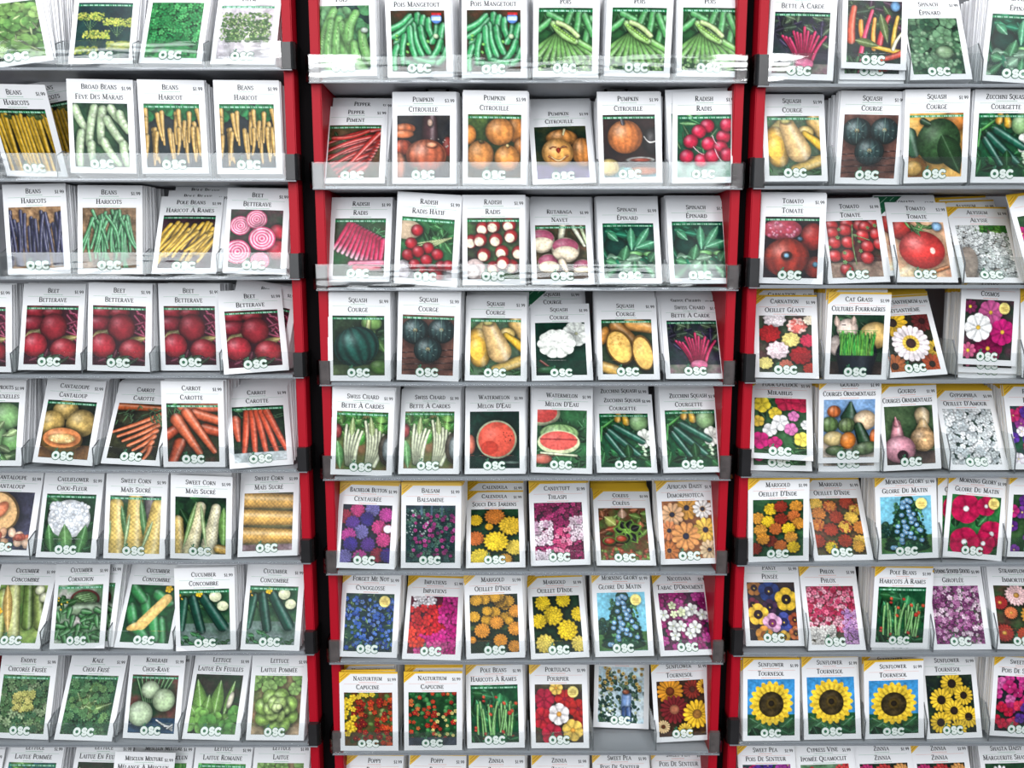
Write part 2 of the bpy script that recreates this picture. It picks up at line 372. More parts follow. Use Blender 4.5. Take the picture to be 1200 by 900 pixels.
@pic('gherkins')
def _(n):
    p = Pic((190, 185, 180), (70, 120, 70), 4, 3); r = random.Random(3)
    p.ell(.62, .3, .32, .2, (150, 60, 54)).ell(.62, .3, .27, .16, (90, 120, 70))
    for k in range(5): p.cap(.45+.06*k, .25+.03*k, .7+.03*k, .2+.04*k, .03, .02, (90, 130, 70))
    p.cap(.36, .5, .88, .5, .12, .12, (120, 140, 110))
    for k in range(34):
        x = r.random(); y = .45+.6*r.random(); a = r.random()*3
        if x > .35 or y > .4: p.cap(x, y, x+.16*math.cos(a), y+.16*abs(math.sin(a)), .05, .03, (74, 130, 74))
    return p.fol([(70, 120, 60)], 10, .2, .06, .2, .4, 0, .3).dots([(230, 190, 60)], 5, .02, .03, .2, .5, 0, .35)
@pic('cucumber_patch')
def _(n):
    p = Pic((30, 96, 50), (20, 60, 36), 5, 3)
    for a in [(.1, .5, .25, .9), (.35, .3, .5, .75), (.6, .2, .85, .35), (.25, .85, .5, 1.05), (.75, .75, .85, 1.1), (.6, .7, .7, 1.05), (.1, .1, .3, .3)]: p.cap(*a, .1, .09, (60, 150, 80), hl=.3)
    return p.cap(.38, .8, .8, .28, .1, .085, (240, 198, 116), dk=.15, hl=.1, sh=False).ell(.3, .84, .22, .08, (238, 194, 112), -.3, dk=.15, sh=False).flw(.8, .08, .08, 5, (240, 190, 40))
@pic('cucumbers')
def _(n):
    p = Pic((70, 105, 70), (36, 76, 50), 6, 3); p.band(.7, PA, (150, 160, 165), (60, 90, 70)).fol([(80, 140, 70)], 12, .2, .08, .05, .4, 0, .5)
    p.cap(.1, .25, .02, .8, .08, .07, (30, 84, 62)).cap(.28, .22, .42, .85, .085, .08, (26, 80, 62), stripe=4).cap(.5, .2, .85, .78, .09, .1, (28, 86, 68), stripe=4)
    return p.ell(.72, .16, .12, .11, (226, 230, 190), dk=.15).ell(.86, .36, .11, .1, (222, 228, 186), dk=.15).flw(.4, .1, .07, 5, (245, 200, 40)).dots([(230, 180, 40)], 3, .02, .03, .1, .2, 0, .2).fol([(60, 130, 70)], 20, .12, .04, .95, 1.17)
@pic('endive')
def _(n): return Pic((50, 80, 54), (30, 60, 50), 6, 3).flws([(120, 150, 104), (150, 172, 130), (92, 128, 84), (76, 112, 80)], 230, .06, .1, 7, (110, 140, 90), .15, .55, seed=3).flws([(196, 190, 110), (180, 180, 100)], 26, .05, .08, 7, (200, 190, 110), .2, .5, .35, .7, .3, .7)
@pic('kale')
def _(n): return Pic((36, 70, 50), (24, 46, 36), 6, 3).flws([(84, 132, 84), (66, 112, 74), (110, 154, 104), (50, 92, 64)], 190, .07, .12, 9, (80, 120, 80), .1, .4, seed=8).fol([(130, 168, 90), (150, 184, 104)], 14, .34, .07, .3, .7, .35, .65, vein=.4, ruf=.6).flws([(110, 150, 90), (90, 134, 84)], 26, .05, .08, 9, (90, 130, 80), .1, .4, .2, .9, .1, .9, seed=3)
@pic('kohlrabi')
def _(n):
    p = Pic((40, 80, 50), (120, 60, 60), 4, 3)
    for k in range(9): p.cap(.1+.1*k, .05, .3+.04*k, .55, .012, .016, (110, 160, 100))
    p.band(.85, PA, (60, 90, 120), (40, 60, 80))
    for k in range(5): p.cap(.6+.06*k, .9+.04*k, .95, 1.1-.03*k, .014, .01, (235, 235, 235))
    return p.ell(.42, .3, .2, .18, (196, 218, 176)).ell(.72, .5, .24, .23, (190, 214, 168)).ell(.24, .78, .27, .25, (200, 222, 182))
@pic('leaf_lettuce')
def _(n):
    p = Pic((60, 50, 44), (30, 60, 34), 6, 3)
    for a in [(.3, 1.0, .05, .1, .16), (.5, .9, .55, .1, .14), (.4, 1.1, -.05, .6, .2), (.7, .8, .85, .1, .07), (.5, 1.1, .9, .75, .16), (.3, 1.0, .35, .4, .15), (.65, 1.1, 1.0, .95, .12)]: p.leaf(*a, (128, 178, 84), .5)
    return p.flws([(120, 172, 82), (90, 146, 68)], 12, .13, .2, 3, (130, 180, 90), .1, .2, .75, 1.17).ell(.8, .5, .06, .17, (220, 214, 190), .2)
@pic('head_lettuce')
def _(n):
    p = Pic((90, 100, 60), (150, 120, 90), 5, 3).flws([(120, 160, 84), (140, 176, 100)], 8, .13, .18, 6, (150, 186, 110), .2, .15, 0, .3).band(1.0, PA, (190, 160, 130), (120, 110, 80))
    for k in range(8):
        a = k*.785+.3; x, y = .5+.27*math.cos(a), .7+.26*math.sin(a); p.ell(x, y, .2, .17, (158, 198, 96), a, dk=.45, ribs=4, rc=.12, ns=.3)
    for k in range(6):
        a = k*1.05; x, y = .5+.14*math.cos(a), .66+.13*math.sin(a); p.ell(x, y, .15, .12, (182, 214, 122), a+.5, dk=.5, ribs=3, rc=.12, ns=.3)
    return p.ell(.5, .64, .1, .09, (204, 226, 150), .4, dk=.55).ell(.55, .62, .06, .07, (214, 232, 160), .9, dk=.5)
@pic('romaine', 'mesclun')
def _(n): return Pic((50, 96, 56), DK, 5, 3).flws([(90, 160, 80), (120, 180, 96), (70, 140, 70)], 46, .14, .2, 5, (110, 170, 90), .1, .25)
@pic('snow_peas')
def _(n):
    p = Pic((40, 80, 70), (20, 40, 40), 4, 3).flws([(110, 165, 110), (80, 140, 90)], 12, .14, .2, 3, (120, 170, 110), .1, .2, 0, .6)
    for a in [(.35, .1, .05, 1.0), (.3, .3, .25, 1.15), (.45, .25, .4, 1.15), (.6, .3, .55, 1.15), (.5, .35, .8, 1.0), (.75, .15, .6, .6), (.85, .5, 1.0, 1.0), (.7, .7, .85, 1.15)]: p.cap(*a, .065, .09, (120, 180, 98), .04, hl=.15, dk=.4).cap(a[0], a[1], a[2], a[3], .004, .004, (180, 215, 140), .05, sh=False)
    return p.ell(.9, .45, .07, .05, (200, 215, 200))
@pic('mangetout', 'mangetout_b')
def _(n):
    p = Pic((40, 50, 30), (90, 50, 34), 5, 3); r = random.Random(5)
    for a in [(.02, .35, .35, .12), (.05, .5, .4, .2), (.1, .62, .45, .3), (.5, .1, .55, .35), (.6, .15, .6, .5), (.25, .5, .2, 1.0), (.42, .3, .55, .85), (.35, .35, .45, .95), (.55, .35, .68, .8), (.7, .2, .75, .5), (.75, .6, .85, .3), (.95, .3, .92, .75), (.7, .95, .9, .6), (.5, .95, .9, .98), (.1, .7, .05, 1.1), (.3, 1.0, .6, 1.08), (.85, 1.0, 1.0, .75)]: p.cap(*a, .055, .05, (72, 170, 104), .03, hl=.4)
    p.dots([(120, 190, 90)], 5, .03, .04, .4, .8); p.ell(.82, .5, .05, .05, (200, 225, 180))
    return p.ell(.84, .16, .1, .1, (90, 130, 200), hl=0, dk=.1).band2(.75, .93, .05, .1, (220, 40, 40)).band2(.75, .93, .05, .1, (220, 40, 40)).band2(.76, .92, .13, .2, (235, 240, 250))
@pic('peas')
def _(n):
    p = Pic((40, 90, 44), (24, 60, 34), 6, 3).fol([(80, 150, 80)], 8, .3, .08, .05, .4)
    for a in [(.2, .12, .55, .3), (.6, .08, .5, .35), (.75, .1, .7, .45), (.95, .2, .85, .7), (.85, .15, 1.0, .5), (.02, .4, .2, .25)]: p.cap(*a, .055, .05, (90, 170, 96))
    for k in range(11): p.cap(.45+.03*(k-5), .45+.02*abs(k-5), -.1+.12*k, .82+.1*min(k, 10-k)*.6, .05, .045, (130, 190, 100), hl=.35)
    p.cap(.28, .3, .68, .62, .05, .05, (160, 205, 120), .05).cap(.36, .28, .72, .52, .04, .04, (190, 215, 140), -.03)
    for k in range(9): p.ell(.3+.045*k, .34+.032*k, .03, .03, (140, 190, 80), sh=False)
    return p.dots([(150, 195, 120), (190, 215, 160), (120, 170, 90)], 60, .025, .035, .92, 1.17, seed=3, dk=.4)
@pic('peppers')
def _(n):
    p = Pic((90, 60, 40), (60, 70, 40), 6, 3).fol([(60, 110, 50)], 12, .14, .03, .08, .4)
    for k in range(13): p.cap(1.0-.03*k+.1, .08+.07*k, .0+k*.05-.2, .5+.07*k, .045, .025, (176, 40, 34), .06*(-1)**k, hl=.45)
    return p.cap(.1, .3, .75, .15, .04, .03, (190, 50, 40), .05).cap(.95, .2, .4, .9, .05, .03, (190, 44, 36), hl=.5)
@pic('pumpkin_scarecrow')
def _(n):
    p = Pic((24, 26, 34), (50, 44, 40), 5, 3); p.ell(.15, .25, .2, .1, (214, 110, 60), ribs=4).ell(.12, .35, .2, .08, (220, 120, 70)).cap(.62, .1, .62, .45, .12, .14, (70, 40, 44)).ell(.62, .14, .05, .07, (206, 170, 150)).ell(.1, .6, .2, .15, (200, 80, 50), ribs=4).ell(.95, .6, .1, .2, (160, 50, 40))
    p.band(.75, .9, (120, 90, 60), (60, 50, 40)).dots([(200, 190, 180)], 12, .01, .02, .4, .6, .6, 1)
    return p.ell(.55, .75, .38, .3, (212, 104, 66), ribs=6, hl=.4).ell(.65, .55, .1, .05, (230, 150, 110)).ell(.03, .95, .14, .26, (216, 136, 104), ribs=3)
@pic('pumpkins_four')
def _(n):
    p = Pic((50, 70, 34), (90, 110, 50), 9, 3).band(.9, PA, (90, 70, 40), (60, 60, 40)); p.ell(.02, .38, .14, .18, (224, 140, 60)).ell(.9, .28, .18, .24, (222, 136, 56), ribs=4, rc=.12).ell(.98, .6, .12, .18, (220, 132, 56))
    return p.ell(.6, .32, .27, .25, (236, 150, 70), ribs=5, rc=.12).ell(.24, .75, .25, .27, (236, 152, 74), ribs=5, rc=.12).ell(.74, .8, .24, .24, (236, 152, 68), ribs=5, rc=.12).ell(.25, .5, .05, .03, (90, 80, 40)).ell(.74, .57, .03, .03, (220, 190, 120))
@pic('jack_pumpkin')
def _(n):
    p = Pic((20, 40, 30), (60, 60, 34), 5, 3).band(.85, PA, (120, 110, 150), (90, 70, 100)); p.ell(.52, .28, .3, .2, (224, 146, 70), ribs=5).ell(.9, .6, .22, .32, (222, 140, 66), ribs=5).ell(.42, .6, .3, .32, (234, 166, 84), ribs=6, rc=.12)
    for x in (.34, .54): p.cap(x-.05, .5, x+.05, .48, .016, .016, (120, 60, 30), -.02, sh=False)
    p.leaf(.44, .48, .44, .62, .05, (150, 50, 30), 0)
    return p.cap(.26, .68, .6, .68, .022, .022, (160, 84, 40), .1, sh=False).cap(.3, .69, .56, .69, .01, .01, (250, 220, 160), .09, sh=False).cap(.58, .08, .55, .2, .02, .015, (200, 190, 140))
@pic('pumpkin_one')
def _(n):
    p = Pic((56, 30, 26), (34, 22, 24), 5, 3); p.ell(.95, .5, .2, .25, (40, 34, 34)).cap(.78, .42, 1.0, .5, .012, .012, (235, 230, 225), .06, sh=False).band(.98, PA, (150, 200, 205), (90, 160, 170)).ell(.1, .98, .2, .16, (226, 196, 110))
    p.ell(.7, .85, .28, .06, (220, 220, 215)).ell(.7, .85, .2, .035, (150, 60, 40)).ell(.75, 1.05, .3, .08, (200, 110, 60))
    return p.ell(.42, .42, .33, .31, (226, 126, 56), ribs=7, rc=.14, hl=.4).cap(.38, .17, .36, .1, .03, .025, (70, 64, 70))
@pic('radish')
def _(n):
    p = Pic((36, 96, 62), (20, 60, 44), 5, 3); p.band(.85, PA, (110, 150, 130), (190, 200, 195)).fol([(70, 150, 80), (120, 180, 110)], 22, .3, .03, .05, .7, 0, 1)
    for x, y in [(.55, .22), (.4, .32), (.85, .42), (.92, .2), (.25, .5), (.58, .55), (.8, .62), (.18, .78), (.45, .85), (.92, .75), (.65, .78)]: p.ell(x, y, .135, .13, (204, 30, 66), hl=.4)
    for a in [(.3, .6, .5, .75), (.65, .4, .78, .6), (.7, .65, .85, .9)]: p.cap(*a, .008, .004, (235, 190, 200), .02, sh=False)
    return p
@pic('radish_long')
def _(n):
    p = Pic((60, 60, 44), (36, 90, 50), 5, 3); p.band(.95, PA, (70, 60, 44), (40, 70, 40)).fol([(70, 150, 80)], 14, .2, .02, .1, .4, .6, 1)
    for k in range(11):
        x = .05+.07*k; p.cap(.3+.065*k, .12+.035*k, x-.05+.02*k, .62+.04*k, .055, .03, (206, 34, 84), 0, hl=.3, ends=(238, 190, 204))
    return p.cap(.35, .92, .95, .9, .05, .05, (226, 120, 150)).cap(.4, 1.0, .9, 1.0, .06, .04, (180, 30, 60))
@pic('radish_cherry')
def _(n):
    p = Pic((56, 110, 62), (36, 80, 50), 5, 3); p.ell(.1, .25, .3, .18, (205, 180, 150), dk=.2, hl=0).band(.95, PA, (190, 180, 184), (120, 120, 120)).ell(.08, 1.0, .14, .18, (200, 190, 196), dk=.2).fol([(80, 150, 80), (50, 120, 60)], 22, .22, .07, .1, .5, .5, 1)
    for k in range(5): p.cap(.1+.1*k, .55+.1*(k % 2), .95, .35, .01, .01, (190, 205, 140), sh=False)
    for x, y in [(.3, .25), (.2, .5), (.52, .57), (.15, .72), (.34, .65), (.7, .68), (.5, .8), (.28, .9), (.78, .9), (.92, .88), (.62, 1.0), (.72, 1.08), (.42, 1.0)]: p.ell(x, y, .115, .11, (178, 32, 44), hl=.35)
    return p
@pic('radish_white_tip')
def _(n):
    p = Pic((70, 110, 60), (50, 40, 36), 5, 3); p.ell(.15, .98, .2, .2, (226, 200, 196), dk=.2).ell(.1, 1.02, .13, .13, (240, 226, 222), dk=.2)
    for x, y in [(.3, .2), (.5, .16), (.8, .14), (.08, .45), (.25, .42), (.55, .42), (.83, .35), (.32, .7), (.66, .65), (.98, .66), (.5, .95), (.85, .92), (.68, .85)]: p.ell(x, y, .13, .13, (180, 34, 38), hl=.2).ell(x-.02, y+.035, .09, .085, (240, 226, 200), .3, dk=.12, hl=.3, sh=False)
    return p
@pic('rutabaga')
def _(n):
    p = Pic((60, 64, 44), (110, 80, 60), 6, 3); p.cap(.55, .0, .5, .3, .06, .05, (214, 210, 180)).cap(.75, .05, .95, .45, .04, .03, (225, 228, 200)).cap(.9, .05, 1.0, .4, .03, .03, (200, 215, 170))
    for x, y, r in [(.12, .35, .26), (.9, .95, .2), (.25, .85, .22), (.58, .55, .27)]: p.ell(x, y, r, r, (232, 214, 186)).ell(x, y-r*.3, r*.93, r*.62, (158, 76, 100), dk=.1, hl=.25, sh=False).ell(x, y+r*.25, r*.9, r*.55, (234, 218, 190), dk=.2, hl=.1, sh=False)
    return p.cap(.5, .8, .62, 1.1, .07, .03, (226, 205, 176)).band(1.02, PA, (110, 90, 80), (70, 60, 50))
@pic('spinach', 'spinach_b')
def _(n):
    p = Pic((16, 70, 56), (12, 44, 40), 4, 3).fol([(30, 116, 84), (44, 140, 96)], 24, .35, .12, .05, .8)
    p.ell(.25, .5, .22, .2, (16, 60, 50), hl=0)
    for a in [(.9, .1, .6, .6), (.55, .1, .55, .6), (1.0, .4, .6, .55), (.1, .2, .3, .4)]: p.leaf(*a, .08, (90, 180, 130), .5)
    return p.ell(.62, .66, .15, .06, (120, 190, 110)).ell(.88, .66, .12, .05, (110, 180, 100)).fol([(90, 160, 110), (150, 190, 160)], 30, .3, .09, .75, 1.17, seed=8)
@pic('acorn_squash')
def _(n):
    p = Pic((50, 70, 44), (26, 40, 28), 6, 3).fol([(110, 160, 80), (60, 100, 60)], 16, .3, .1, .05, .5, .5, 1); p.ell(.75, .15, .2, .14, (130, 175, 90)).cap(.68, .25, .7, .1, .04, .03, (190, 200, 130)).band(.95, PA, (110, 130, 80), (60, 70, 50))
    return p.ell(.46, .6, .44, .38, (30, 88, 76), -.35, ribs=6, rc=.45, hl=.3, dk=.45).ell(.9, 1.0, .2, .14, (80, 120, 50))
@pic('kabocha')
def _(n):
    p = Pic((132, 88, 74), (84, 52, 44), 4, 3)
    for k in range(5): p.cap(-.1, .75+k*.11, 1.1, .65+k*.13, .008, .008, (50, 28, 24), sh=False)
    for x, y, r in [(.25, .32, .27), (.75, .3, .26), (.5, .68, .27)]:
        p.ell(x, y, r, r*.93, (48, 72, 72), ribs=7, rc=.3, hl=.4, dk=.6).ell(x, y-.02, r*.16, r*.14, (190, 170, 120))
        for k in range(8): p.cap(x, y, x+r*.9*math.cos(k*.785), y-.02+r*.85*math.sin(k*.785), .003, .002, (100, 130, 120), sh=False)
    return p
@pic('butternut')
def _(n):
    p = Pic((70, 110, 66), (90, 100, 90), 5, 3).fol([(60, 120, 60)], 12, .2, .05, .6, 1.17); p.cap(.9, .1, 1.1, .35, .14, .14, (216, 176, 104)).cap(.3, .15, .1, .4, .1, .14, (226, 205, 130)).ell(.72, .33, .16, .13, (222, 190, 110)).cap(.7, .35, 1.05, .62, .05, .09, (226, 180, 50), hl=.1)
    p.cap(.15, .45, .2, .82, .2, .16, (228, 176, 70)).ell(.15, .62, .16, .24, (238, 184, 66), dk=.1, sh=False).cap(1.05, .85, .5, 1.05, .1, .08, (228, 190, 100))
    return p.cap(.38, .2, .58, .68, .13, .2, (224, 184, 120), hl=.35, dk=.45).ell(.35, .1, .1, .06, (190, 180, 110))
@pic('pattypan')
def _(n):
    p = Pic((14, 44, 34), (22, 60, 44), 4, 3)
    p.flw(.82, .26, .28, 9, (228, 232, 226), (180, 180, 140), .12, .1, dk=.2).flw(.42, .48, .38, 10, (232, 236, 228), (214, 214, 200), .08, .1, dk=.25, sy=.85).ell(.42, .38, .32, .2, (240, 243, 236), dk=.12, hl=.3, sh=False)
    return p.cap(.1, .85, .4, 1.1, .02, .02, (120, 60, 50)).ell(.25, 1.05, .25, .08, (40, 90, 50))
@pic('orange_squash')
def _(n):
    p = Pic((60, 80, 50), (40, 50, 34), 6, 3); p.cap(.6, .1, 1.0, .2, .14, .1, (226, 160, 80)).cap(.3, .2, .6, .5, .14, .12, (224, 150, 70)).ell(.05, .35, .1, .2, (226, 150, 60), .3).cap(0, 1.0, .3, 1.1, .1, .1, (230, 180, 90))
    p.ell(.36, .6, .26, .38, (214, 150, 60), -.35).ell(.35, .6, .22, .34, (240, 190, 96), -.35, dk=.1, hl=.1).dots([(220, 160, 70)], 12, .015, .03, .3, .55, .15, .4)
    return p.ell(.8, .72, .21, .38, (218, 150, 60), -.2).ell(.8, .73, .18, .34, (242, 192, 100), -.2, dk=.1, hl=.1)
@pic('chard_red', 'chard_red_b')
def _(n):
    p = Pic((50, 44, 60), (30, 50, 44), 6, 3).fol([(60, 80, 60), (90, 110, 80), (50, 40, 70)], 44, .2, .06, .05, .65, ruf=.4)
    for k in range(13):
        a = -1.1+k*.183; p.cap(.55+.35*a, .3+.15*abs(a)+.05*(k % 3), .58+.1*a, 1.0, .022, .03, (196, 34, 86), .03*a, hl=.25)
    return p.band(.97, PA, (160, 110, 130), (90, 120, 90)).ell(.58, .98, .16, .1, (220, 110, 150), dk=.2)
@pic('chard_white', 'chard_white_b')
def _(n):
    p = Pic((120, 90, 64), (90, 110, 60), 4, 3).fol([(90, 165, 70), (70, 140, 60), (140, 195, 100)], 44, .26, .1, .05, .5, ruf=.3); p.ell(.03, .4, .08, .14, (150, 60, 60)).leaf(.03, .6, .1, 1.17, .1, (110, 170, 100))
    for k in range(5): p.cap(.2+.075*k, .28+.03*k, .24+.03*k, 1.05, .022, .04, (214, 222, 186), .03)
    for k in range(6): p.cap(.56+.07*k, .2+.05*k, .6+.03*k, 1.08, .022, .036, (222, 228, 192), -.04)
    return p.ell(1.0, .75, .18, .32, (90, 80, 66)).ell(1.02, .75, .12, .25, (130, 140, 140)).leaf(.3, .5, .32, .1, .06, (190, 215, 140)).leaf(.7, .5, .66, .1, .06, (200, 220, 150))
@pic('watermelon_round')
def _(n): return Pic((16, 60, 46), (12, 36, 32), 6, 3).ell(.02, .68, .1, .2, (225, 120, 96)).ell(.54, .58, .4, .39, (226, 232, 190), dk=.1, hl=0).ell(.54, .58, .365, .355, (220, 84, 64), dk=.12, hl=.15).ell(.4, .75, .17, .14, (190, 60, 44), dk=.1, sh=False, hl=0).dots([(50, 30, 24)], 9, .01, .014, .4, .62, .66, .84).ell(.85, 1.05, .2, .03, (90, 110, 100))
@pic('watermelon_wedge')
def _(n):
    p = Pic((60, 120, 70), (40, 90, 50), 5, 3).fol([(80, 150, 90), (50, 110, 60)], 50, .16, .05); p.ell(.1, .08, .36, .26, (220, 226, 180), hl=0).ell(.1, .06, .3, .21, (206, 70, 64), dk=.1, sh=False)
    p.ell(.45, .55, .4, .3, (60, 130, 60)).ell(.45, .48, .38, .18, (150, 190, 120), ribs=7, dk=.2).ell(.44, .66, .42, .24, (214, 224, 176), dk=.1, hl=0, sh=False).ell(.44, .63, .37, .19, (230, 94, 84), dk=.08, hl=.1, sh=False).cap(.08, .6, .8, .6, .012, .012, (170, 50, 50), sh=False).cap(.1, .88, .8, .92, .02, .02, (220, 230, 190))
    return p.ell(.12, 1.0, .2, .1, (214, 110, 90))
@pic('zucchini', 'zucchini_b')
def _(n):
    p = Pic((30, 90, 50), (20, 60, 40), 6, 3).fol([(50, 130, 70)], 26, .22, .08, .05, .9); p.cap(-.05, .4, .35, .1, .022, .022, (70, 150, 60)).cap(.05, .3, .02, .6, .02, .02, (60, 140, 60))
    p.cap(.4, .05, .38, .14, .05, .06, (226, 170, 60)).cap(.52, .08, .55, .2, .05, .07, (226, 176, 50)).ell(.8, .2, .19, .2, (140, 180, 120), .3, hl=.3)
    p.flw(.9, .55, .17, 8, (228, 232, 222), (200, 205, 190), .1, .15, sy=1.2).cap(.35, .32, .85, .62, .07, .06, (28, 92, 70), hl=.4).cap(.22, .42, .75, .9, .07, .06, (24, 86, 66), hl=.4).cap(.15, .5, .5, 1.0, .055, .05, (22, 80, 60), hl=.45)
    return p.fol([(50, 120, 60), (40, 100, 50)], 18, .24, .08, .95, 1.17, seed=9).dots([(200, 220, 190)], 4, .03, .05, .7, .9, .85, 1)
@pic('bachelor')
def _(n):
    p = Pic((40, 24, 60), (24, 40, 40), 6, 3); c = [(206, 60, 130), (90, 50, 140), (60, 40, 130), (150, 36, 60), (190, 60, 150), (120, 110, 180)]
    for k, (x, y) in enumerate([(.3, .12), (.6, .1), (.88, .2), (.05, .25), (.5, .3), (.22, .38), (.75, .45), (.4, .55), (.15, .62), (.95, .52), (.2, .8), (.55, .8), (.85, .7), (.1, 1.05), (.4, 1.05), (.75, 1.0), (.95, 1.0)]): p.pom(x, y, .155, c[k*5 % 6], 12, seed=k)
    return p.ell(.93, .48, .09, .08, (225, 215, 235), dk=.2)
@pic('balsam')
def _(n): return Pic((30, 46, 54), (50, 66, 74), 5, 3).flws([(60, 90, 86), (80, 116, 98), (40, 70, 66), (30, 54, 56)], 150, .04, .07, 5, (50, 80, 70), .2, .5, y0=.08).flws([(160, 54, 118), (190, 80, 150), (120, 44, 96)], 50, .03, .05, 5, (120, 30, 90), .2, .3, .15, 1.1, .15, 1, seed=9).dots([(190, 200, 200)], 26, .012, .024, .1, .6, 0, .45).band2(.3, .34, 0, .2, (90, 110, 140)).band2(.5, .54, 0, .2, (90, 110, 140)).band2(.7, .74, 0, .2, (80, 100, 130))
@pic('calendula')
def _(n):
    p = Pic((20, 44, 30), (40, 80, 50), 5, 3)
    for x, y, r, c in [(.5, .17, .22, (220, 130, 50)), (.1, .25, .15, (240, 196, 40)), (.82, .38, .25, (240, 196, 50)), (.38, .4, .09, (240, 180, 40)), (.1, .65, .19, (206, 110, 50)), (.9, .85, .2, (240, 210, 80)), (.2, 1.05, .22, (244, 214, 60)), (.52, .72, .26, (246, 208, 44)), (.7, 1.1, .15, (206, 150, 60))]: p.pom(x, y, r, c, 16, dk=.4, sy=.85)
    return p
@pic('candytuft')
def _(n):
    p = Pic((80, 20, 50), (40, 24, 40), 6, 3).flws([(150, 30, 90), (120, 24, 70), (180, 50, 110)], 110, .05, .08, 5, (200, 90, 140), .12, .4)
    for x, y in ((.16, .62), (.92, .55)): p.flws([(226, 200, 214), (206, 164, 190), (240, 222, 232)], 50, .045, .07, 5, (200, 130, 170), .15, .35, y-.22, y+.22, x-.18, x+.18, seed=int(x*9))
    return p.flws([(220, 80, 130), (230, 140, 170)], 24, .04, .06, 5, (190, 60, 110), .2, .35, .55, 1.0, .4, .72).flws([(230, 214, 226)], 8, .05, .08, 5, (210, 160, 190), .1, .3, 1.0, 1.17, 0, .3)
@pic('coleus')
def _(n):
    p = Pic((70, 90, 44), (110, 50, 40), 5, 3).fol([(190, 90, 60), (120, 150, 70), (200, 120, 80)], 40, .24, .07)
    for k in range(8):
        a = k*.8+.2; x, y = .6+.3*math.cos(a), .55+.27*math.sin(a); p.leaf(.58+.05*math.cos(a), .53, x+.03*math.cos(a), y+.03*math.sin(a), .13, (140, 190, 80), 0).leaf(.58+.08*math.cos(a), .53+.05*math.sin(a), x-.02*math.cos(a), y, .08, (40, 36, 34), .2)
    return p.leaf(.5, .25, .5, .02, .1, (214, 170, 140), .5).leaf(.35, .4, .12, .2, .12, (200, 210, 110)).ell(.2, .75, .14, .09, (150, 190, 80)).ell(.2, .75, .11, .07, (170, 60, 40)).ell(.45, .7, .14, .09, (160, 190, 80)).ell(.45, .7, .11, .07, (176, 70, 44)).dots([(170, 80, 60), (120, 140, 70)], 40, .03, .05, .92, 1.17)
@pic('african_daisy')
def _(n):
    p = Pic((196, 120, 60), (150, 90, 60), 6, 3)
    for x, y, r, c in [(.5, .15, .25, (226, 160, 60)), (.2, .28, .24, (226, 176, 130)), (.82, .18, .2, (240, 236, 232)), (.85, .6, .25, (240, 196, 80)), (.1, 1.0, .2, (206, 120, 60)), (.9, 1.0, .2, (220, 190, 150)), (.12, .6, .2, (210, 130, 80)), (.45, .72, .29, (222, 150, 84))]: p.flw(x, y, r, 11, c, (40, 40, 60), .23, .3, dk=.3, ring=(190, 130, 60), rr=.34)
    return p
@pic('forget_me_not')
def _(n): return Pic((26, 40, 60), (50, 80, 60), 5, 3).fol([(110, 150, 80), (80, 130, 80)], 60, .12, .012).flws([(60, 100, 190), (84, 124, 212), (44, 76, 166), (110, 144, 216)], 105, .03, .048, 5, (200, 210, 180), .15, .3, .1, 1.12).fol([(130, 170, 96), (90, 140, 84)], 46, .1, .012, seed=9).badge()
@pic('impatiens')
def _(n):
    p = Pic((120, 20, 50), (60, 30, 40), 6, 3).flws([(220, 215, 220)], 12, .06, .09, 5, (230, 200, 200), .1, y0=.02, y1=.22, x0=.1, x1=.5, seed=3)
    return p.flws([(200, 30, 40), (214, 44, 44)], 28, .08, .12, 5, (150, 20, 30), .12, y0=.25, y1=.9, x0=0, x1=.7).flws([(190, 24, 120), (206, 50, 140)], 30, .08, .11, 5, (150, 10, 90), .12, y0=.0, y1=1.15, x0=.68, x1=1, seed=9).flws([(200, 36, 130), (220, 80, 150)], 12, .08, .11, 5, (160, 10, 90), .12, y0=.8, y1=1.15, x0=.2, x1=.8, seed=6).flws([(226, 60, 40)], 4, .09, .12, 5, (180, 20, 30), .1, y0=.7, y1=1, x0=0, x1=.3)
@pic('marigold_orange')
def _(n):
    p = Pic((40, 60, 40), (30, 40, 30), 6, 3); r = random.Random(6)
    for k in range(20): p.pom(r.random(), .55*r.random(), .1+.04*r.random(), (226, 166, 44), 13, seed=k, sy=.85)
    p.band(.62, .72, (50, 70, 40), (80, 100, 50))
    for x, y, q in [(.25, .72, .17), (.55, .57, .15), (.93, .7, .16), (.95, .35, .15), (.62, .92, .15), (.9, 1.05, .14), (.05, .9, .08)]: p.pom(x, y, q, (228, 150, 50), 14, seed=int(x*40), sy=.9)
    return p
@pic('marigold_yellow')
def _(n):
    p = Pic((18, 36, 26), (30, 60, 36), 6, 3)
    for k, (x, y, q) in enumerate([(.22, .15, .17), (.65, .1, .16), (.95, .4, .16), (.42, .42, .21), (.12, .52, .16), (.7, .72, .22), (.22, .98, .2), (.92, 1.0, .17)]): p.pom(x, y, q, (242, 206, 34) if y < .9 else (232, 206, 90), 12, seed=k)
    return p
